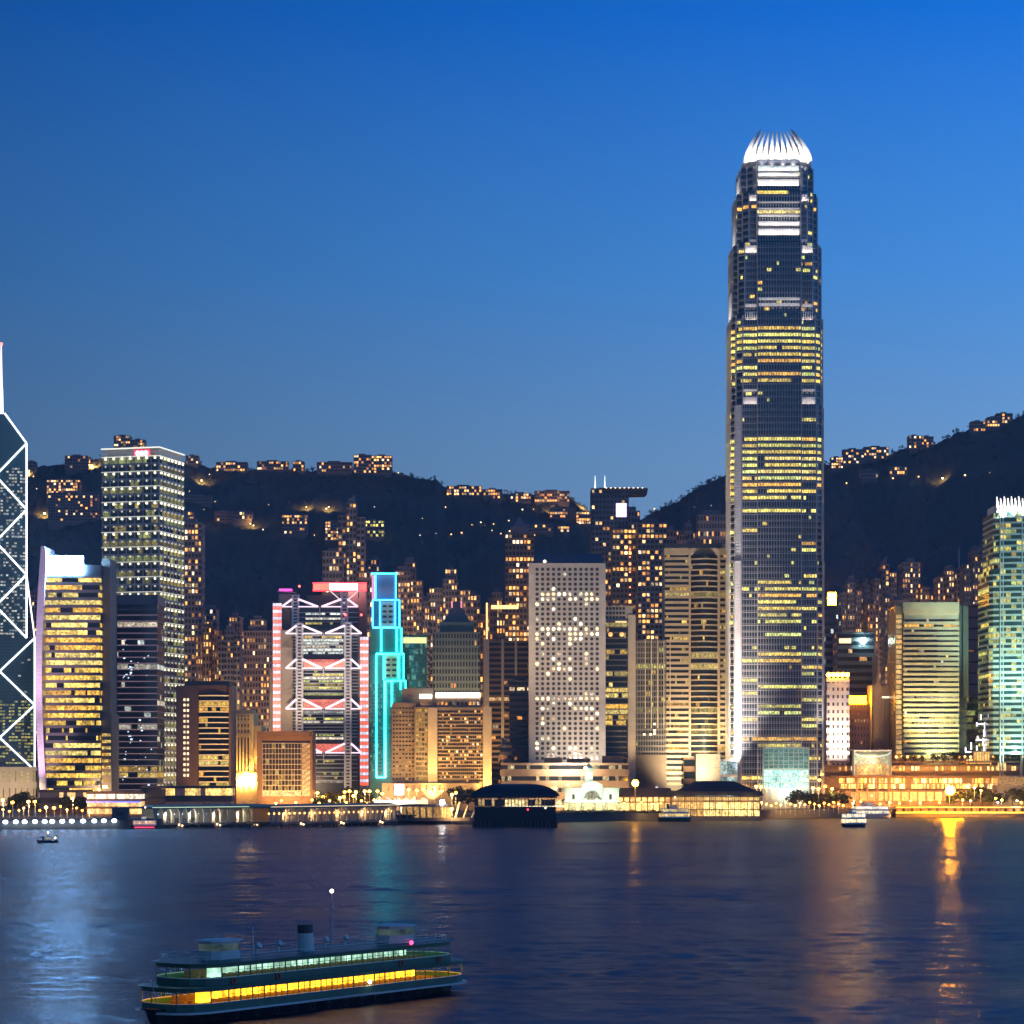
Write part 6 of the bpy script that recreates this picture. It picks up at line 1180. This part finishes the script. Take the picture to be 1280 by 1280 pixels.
# planting along the quay
for i in range(15):
    hd = thing('hedge', 'clipped dark green hedge in the row before the arcade of the clock tower pier', 'hedge', (X(704+i*8.6, 1414), 1414, G), 0, 'hedges before the clock tower pier'); q = MB(); rr = random.Random(i)
    for _ in range(110):
        c = Vector((rr.uniform(-1.9, 1.9), rr.uniform(-.8, .8), rr.uniform(.1, 1.5+.5*math.sin(i*2.1)))); d = Vector((rr.gauss(0, 1), rr.gauss(0, 1), rr.gauss(0, 1))).normalized(); e = d.orthogonal().normalized()*.3; g2 = d.cross(e); q.face([c+e, c+g2, c-e, c-g2])
    q.build('foliage', LEAF, hd)
# lamps on the seawall face
for i, px in enumerate([7, 20, 31, 44, 56, 65.5, 78, 90, 104, 118, 130, 143]):
    D = shoreD(px)-1.2; rt = thing('seawall_lamp', 'white oval lamp in the even row along the dark seawall', 'lamp', (X(px, D), D, Z(1027.5-.012*px, D)), 0, 'white lamps along the seawall')
    q = MB(); q.ball((0, -.5, 0), 1.25, 12, 7, (10, 12, 14), sz=.72); q.build('lamp_glass', BEACON, rt); q = MB(); q.box(-1.3, 1.3, -.2, .4, -.2, 1.05); q.build('bracket', DARK, rt)
hb = thing('harbour_hut', 'dark square hut on the seawall beside the red boat', 'hut', (X(151, 1232), 1232, G)); q = MB(); w = 20/F*1232; q.box(-w/2, w/2, -3, 3, 0, 5.6); q.box(-w/2-.3, w/2+.3, -3.3, 3.3, 5.6, 6.1); q.build('wall', SLATE, hb); q = MB(); q.box(-w/4, w/4, -3.15, -2.9, 2, 3.6); q.build('shutter', DARK, hb)
# ---------------------------------------------------------------- boats
def hull(L_, B, h, sheer=.6, n=14, both=True):
    q = MB(); secs = []
    for i in range(n+1):
        t_ = i/n; x = -L_/2+L_*t_; e = abs(2*t_-1); w = B/2*(1-e**3.2*(.85 if both or t_ > .5 else .25)); z = h+sheer*e**2; secs.append([(x, -w, z), (x*.97, -w*.75, .0), (x*.94, -w*.3, -1.), (x*.94, w*.3, -1.), (x*.97, w*.75, 0), (x, w, z)])
    for a, b_ in zip(secs, secs[1:]):
        for j in range(5): q.face([a[j], a[j+1], b_[j+1], b_[j]])
        q.face([a[5], a[0], b_[0], b_[5]])
    q.face(secs[0]); q.face(secs[-1][::-1]); return q
def ferry(name, lab, loc, rz, L_, B, hullm, g1, g2, decks=2, trim=None, win=18, fun=True):
    rt = thing(name, lab, 'boat', loc, rz); hull(L_, B, 1.6).build('hull', hullm, rt); z = 1.75; trim = trim or WHITE
    for dk_ in range(decks):
        l = L_*(.88-.08*dk_)/2; b_ = B/2*(.9-.05*dk_); g = (g1, g2)[dk_]; q = MB(); q.box(-l, l, -b_+.5, b_-.5, z, z+.25); q.box(-l, l, -b_, -b_+.15, z, z+.85); q.box(-l, l, b_-.15, b_, z, z+.85); q.box(-l*1.02, l*1.02, -b_-.25, b_+.25, z+2.55, z+2.75)
        for i in range(win+1):
            x = -l+2*l*i/win
            for s_ in (-1, 1): q.box(x-.10, x+.10, s_*b_-.09, s_*b_+.09, z+.85, z+2.56)
        q.build('deck_frame', trim, rt)
        for s_ in (-1, 1):
            for i in range(win):
                a = -l+2*l*(i+.08)/win; e = -l+2*l*(i+.92)/win; q = MB(); yy = s_*(b_-.35); q.face([(a, yy, z+.85), (e, yy, z+.85), (e, yy, z+2.5), (a, yy, z+2.5)], mul(g, R.uniform(.55, 1.15))); q.build('window', ROOM, rt)
        q = MB()
        for s_ in (-1, 1): q = MB(); q.face([(s_*l*.97, -b_+.5, z+.85), (s_*l*.97, b_-.5, z+.85), (s_*l*.97, b_-.5, z+2.5), (s_*l*.97, -b_+.5, z+2.5)], mul(g, .7)); q.build('end_window', ROOM, rt)
        z += 2.75
    q = MB(); q.box(-L_*.14, L_*.06, -B*.2, B*.2, z, z+2.1); q.box(-L_*.15, L_*.07, -B*.22, B*.22, z+2.1, z+2.3); q.build('wheelhouse', trim, rt)
    q = MB(); q.box(L_*.06, L_*.06+.1, -B*.17, B*.17, z+.9, z+1.8, mul(g2, .3)); q.box(-L_*.12, L_*.04, -B*.2-.08, -B*.2+.02, z+.9, z+1.8, mul(g2, .3)); q.build('wheelhouse_window', GLASS, rt)
    if fun: q = MB(); q.bar((-L_*.2, 0, z), (-L_*.21, 0, z+3), .9, .8, 10); q.build('funnel', hullm, rt)
    q = MB(); q.bar((L_*.02, 0, z+2.3), (L_*.02, 0, z+6.5), .12, .06, 6); q.bar((L_*.02, -1, z+4.8), (L_*.02, 1, z+4.8), .06); q.build('mast', STEEL, rt)
    q = MB(); q.ball((L_*.02, 0, z+6.6), .32, 8, 6, (12, 9, 6)); q.build('mast_lamp', BEACON, rt)
    return rt, z
# near ferry: double-ended, open sided, lit from inside
def oval(l, b_, n=9, e=2.6):
    pts = []
    for sx_ in (1, -1):
        for i in range(n+1):
            t_ = math.pi/2-math.pi*i/n if sx_ == 1 else -math.pi/2-math.pi*i/n
            c, s_ = math.cos(t_), math.sin(t_); r = (abs(c)**e+abs(s_)**e)**(-1/e); rx_ = b_*1.15
            pts.append((sx_*(l-rx_)+c*r*rx_, s_*r*b_))
    return pts[::-1]
def ring(q, l, b_, z0, z1, th=.1, g=None, m=0):
    o_, i_ = oval(l, b_), oval(l-th, b_-th); n = len(o_)
    for k in range(n):
        j = (k+1) % n; q.face([(*o_[k], z0), (*o_[j], z0), (*o_[j], z1), (*o_[k], z1)], g, m); q.face([(*i_[j], z0), (*i_[k], z0), (*i_[k], z1), (*i_[j], z1)], g, m); q.face([(*o_[k], z1), (*o_[j], z1), (*i_[j], z1), (*i_[k], z1)], g, m)
FG = mat('ferry_green_paint', (.045, .13, .085), .45, var=.35, scale=.6); FW = mat('ferry_cream_paint', (.62, .60, .52), .5, var=.2, scale=.6); BEN = mat('bench_wood', (.20, .11, .05), .6)
fa = math.radians(54); fr = thing('double_deck_ferry', 'near double deck ferry with yellow lit lower saloon, green upper deck and red lamp', 'boat', (-25.5, 305, -.35), fa)
L_, B_ = 58., 11.
q = hull(L_, B_, 1.75, .5, 26); q.build('hull', HULLB, fr)
q = MB(); ring(q, L_/2-.25, B_/2-.05, 1.62, 1.86, .5); q.build('rubbing_strake', FW, fr)
q = MB()
for i in range(15):
    for s_ in (-1, 1):
        x = -22+i*44/14; n = 10; yy = s_*(B_/2*(1-abs(x/(L_/2))**3.2*.85)+.12)
        for k in range(n):
            t0, t1 = 2*math.pi*k/n, 2*math.pi*(k+1)/n; q.bar((x+.42*math.cos(t0), yy, 1.05+.42*math.sin(t0)), (x+.42*math.cos(t1), yy, 1.05+.42*math.sin(t1)), .13, n=5)
q.build('tyre_fender', mat('tyre_rubber', (.02, .02, .02), .8), fr, kind='stuff')
def deck(z, l, b_, hgt, gw, gc, sill, nwin, paint, wn):
    q = MB(); q.prism(oval(l, b_), z, z+.12); ring(q, l, b_, z+.1, z+sill, .09); q.prism(oval(l+.45, b_+.35), z+hgt, z+hgt+.14); ring(q, l, b_, z+hgt-.42, z+hgt+.01, .09); q.build('deck_shell', paint, fr)
    q = MB(); ring(q, l+.03, b_+.03, z+sill-.06, z+sill+.04, .16); q.build('rail_cap', FW, fr)
    pts = oval(l-.06, b_-.06); st_ = l-b_*1.3
    for i in range(nwin):
        for s_ in (-1, 1):
            x0 = -st_+2*st_*i/nwin; x1 = -st_+2*st_*(i+1)/nwin; yy = s_*(b_-.05); q = MB()
            q.box(x0-.07, x0+.07, yy-.06, yy+.06, z+sill, z+hgt-.4); q.box((x0+x1)/2-.03, (x0+x1)/2+.03, yy-.03, yy+.03, z+sill, z+hgt-.4); q.box(x0, x1, yy-.03, yy+.03, z+sill+(hgt-sill)*.48, z+sill+(hgt-sill)*.48+.05); q.build(wn, paint, fr)
    q = MB()
    for x, y in pts[::2]: q.box(x-.06, x+.06, y-.06, y+.06, z+sill, z+hgt-.4)
    q.build('end_post', paint, fr)
    q = MB(); k = int(st_*2/2.0)                       # core wall and ceiling glow in place of lamplight; lamps, benches
    for i in range(k):
        x = -st_+2*st_*(i+.5)/k; v = R.uniform(.55, 1.25)
        q.box(x-.95, x+.95, -.35, .35, z+.5, z+hgt-.2, mul(gw, v))
    q.build('glowing_cabin_wall', ROOM, fr)
    q = MB(); q.face([(x*.97, y*.9, z+hgt-.08) for x, y in oval(l, b_)], mul(gw, 1.0)); q.build('glowing_ceiling', ROOM, fr)
    q = MB()
    for i in range(k):
        x = -st_+2*st_*(i+.5)/k
        for s_ in (-1, 1): q.ball((x, s_*(b_*.55), z+hgt-.28), .16, 8, 5, gc)
    q.build('ceiling_lamp', LAMP, fr, kind='stuff')
    q = MB()
    for i in range(int(st_*2/1.25)):
        x = -st_+i*1.25
        for s_ in (-1, 1): q.box(x, x+.45, s_*b_*.62-1.3, s_*b_*.62+1.3, z+.12, z+.55); q.box(x+.38, x+.46, s_*b_*.62-1.3, s_*b_*.62+1.3, z+.5, z+1.15)
    q.build('bench', BEN, fr, kind='stuff')
deck(1.85, L_/2-1.2, B_/2-.25, 2.75, (3.4, 1.45, .045), (14, 8, 1.2), .95, 20, FG, 'saloon_window')
deck(4.75, L_/2-3.6, B_/2-.55, 2.55, (.42, .78, .58), (2.2, 3.4, 2.6), .9, 18, FG, 'upper_window')
q = MB()
for i in range(40):
    x, y = oval(L_/2-4.2, B_/2-1)[i % 20] if i < 20 else (0, 0)
    if i < 20: q.bar((x, y, 7.4), (x, y, 8.2), .035, n=5)
ring(q, L_/2-4.15, B_/2-.95, 8.16, 8.22, .07); ring(q, L_/2-4.15, B_/2-.95, 7.8, 7.84, .05); q.build('roof_railing', FW, fr)
for xx in (-17, 17):
    q = MB(); q.prism([(x+xx, y) for x, y in oval(2.6, 1.9, 6, 4)], 7.44, 9.6); q.prism([(x+xx, y) for x, y in oval(2.9, 2.2, 6, 4)], 9.6, 9.75); wh = q.build('wheelhouse', FW, fr)
    q2 = MB(); q = [(x+xx, y) for x, y in oval(2.63, 1.93, 6, 4)]
    for k in range(len(q)):
        j = (k+1) % len(q)
        if math.hypot(q[j][0]-q[k][0], q[j][1]-q[k][1]) > .25: q2.face([(*q[k], 8.5), (*q[j], 8.5), (*q[j], 9.3), (*q[k], 9.3)], (.03, .05, .05))
    q2.build('wheelhouse_window', GLASS, wh)
q = MB(); q.bar((-1, 0, 7.4), (-1.2, 0, 10.6), 1.05, .95, 14); fn_ = q.build('funnel', FW, fr); q = MB(); q.bar((-1.17, 0, 9.7), (-1.21, 0, 10.75), 1.02, .98, 14); q.build('funnel_band', DARK, fn_)
for x in (-9, -5, 4, 8):
    q = MB(); q.bar((x, 1.2, 7.4), (x, 1.2, 8.3), .22, .22, 8); q.bar((x, 1.2, 8.3), (x, .7, 8.6), .3, .38, 8); q.build('ventilator', FW, fr)
for x in (-20, -12, 12, 20):
    for s_ in (-1, 1):
        q = MB(); n = 12; yy = s_*(B_/2-.45)
        for k in range(n): t0, t1 = 2*math.pi*k/n, 2*math.pi*(k+1)/n; q.bar((x+.36*math.cos(t0), yy, 5.2+.36*math.sin(t0)), (x+.36*math.cos(t1), yy, 5.2+.36*math.sin(t1)), .09, n=6)
        q.build('life_ring', mat('life_ring_red', (.55, .08, .04), .5) if x == -20 and s_ == -1 else bpy.data.materials['life_ring_red'], fr)
for x, nm in ((4, 'mast'), (-11, 'aft_mast')):
    q = MB(); q.bar((x, 0, 7.4), (x, 0, 14.6 if nm == 'mast' else 11), .13, .06, 7); q.bar((x, -1.1, 12.4 if nm == 'mast' else 10), (x, 1.1, 12.4 if nm == 'mast' else 10), .05); q.build(nm, STEEL, fr)
q = MB(); q.ball((4, 0, 14.75), .24, 8, 6, (14, 10, 6)); q.build('mast_lamp', BEACON, fr)
q = MB(); q.ball((14, -5.1, 7.75), .26, 8, 6, (10, .25, .9)); q.build('side_lamp', BEACON, fr)
q = MB(); q.ball((5, -5.5, 3.3), .24, 8, 6, (18, 16, 11)); q.build('deck_lamp', BEACON, fr)
q = MB(); q.bar((-L_/2+1.5, 0, 2), (-L_/2+.3, 0, 5.6), .06, .04, 6); q.build('flagstaff', STEEL, fr)
# small ferry crossing and moored boats
ferry('small_ferry', 'small dark ferry with bright white saloon crossing before the moored launch', (X(1067, 1260), 1260, -.3), math.radians(28), 15, 5.5, HULLB, (2.2, 1.7, .9), (1.5, 1.3, .9), win=8, fun=False)
ferry('moored_launch', 'white moored launch with pale lit cabins at the end of the orange pier', (X(1088, 1520), 1518, -.3), math.radians(4), 26, 7, WHITE, (1.1, 1., .7), (1.2, 1.1, .9), win=10)
ferry('docked_ferry', 'double deck ferry docked against the golden pier hall with amber saloons', (X(843, 1420), 1420, -.3), math.radians(10), 20, 7, HULLG, (1.2, .8, .25), (.7, .5, .2), win=9)
ferry('red_striped_boat', 'small launch with a red lit waterline stripe moored by the pale roofed pier', (X(181, 1219), 1219, -.3), math.radians(4), 13, 4.5, HULLB, (.9, .55, .35), (1.6, 1.3, .9), decks=1, win=6, fun=False)
rb = [o for o in COL.objects if o.get('label', '').startswith('small launch with a red')][0]; q = MB(); q.box(-5, 5, -2.75, -2.5, .75, 1.35, (1.6, .05, .12)); q.build('red_light_strip', LAMP, rb)
mb_ = thing('motor_boat', 'small dark motor boat with two white lamps near the seawall', 'boat', (X(60, 985), 985, -.1), math.radians(35)); hull(9, 3, 1., .3, both=False).build('hull', HULLB, mb_); q = MB(); q.box(-2.2, 1.2, -1, 1, 1, 2.5); q.box(-2.4, 1.5, -1.1, 1.1, 2.5, 2.65); q.build('cabin', WHITE, mb_)
q = MB(); q.box(-1.8, .8, -1.08, -.98, 1.5, 2.2, (.5, .4, .2)); q.build('cabin_window', GLASS, mb_)
for p in ((0, 0, 4.3), (3.2, 0, 2.)):
    q = MB(); q.ball(p, .3, 8, 6, (14, 11, 7)); q.bar((p[0], 0, 1), p, .05); q.build('lamp', BEACON, mb_)
# unseen spots added between building rows to wash walls with warm street light
for D, pw, pxs_ in ((1470, 3e4, (30, 120, 210, 300, 420, 460)), (1700, 1.5e5, (60, 250, 320, 520, 620, 780, 1050, 1110)), (1900, 3.5e5, (240, 300, 480, 560, 620, 690, 780, 840, 1050, 1100, 1160, 1215)), (2060, 6e5, (260, 320, 400, 500, 560, 700, 820, 890, 1060, 1120, 1190))):
    for px in pxs_: point((X(px, D), D, G+14), pw, (1, .66, .36), 2.5, 'street_fill')
# ---------------------------------------------------------------- evening haze over the harbour
hz = bpy.data.materials.new('evening_haze'); hz.use_nodes = True; t = hz.node_tree; t.nodes.remove(t.nodes['Principled BSDF'])
pv = t.nodes.new('ShaderNodeVolumePrincipled'); pv.inputs['Color'].default_value = (.82, .86, .92, 1); pv.inputs['Density'].default_value = HAZE; pv.inputs['Anisotropy'].default_value = .3
t.links.new(pv.outputs[0], t.nodes['Material Output'].inputs['Volume'])
m = MB(); m.box(-2700, 2700, -400, 5600, -6, 1100); m.build('haze', hz, kind='stuff')
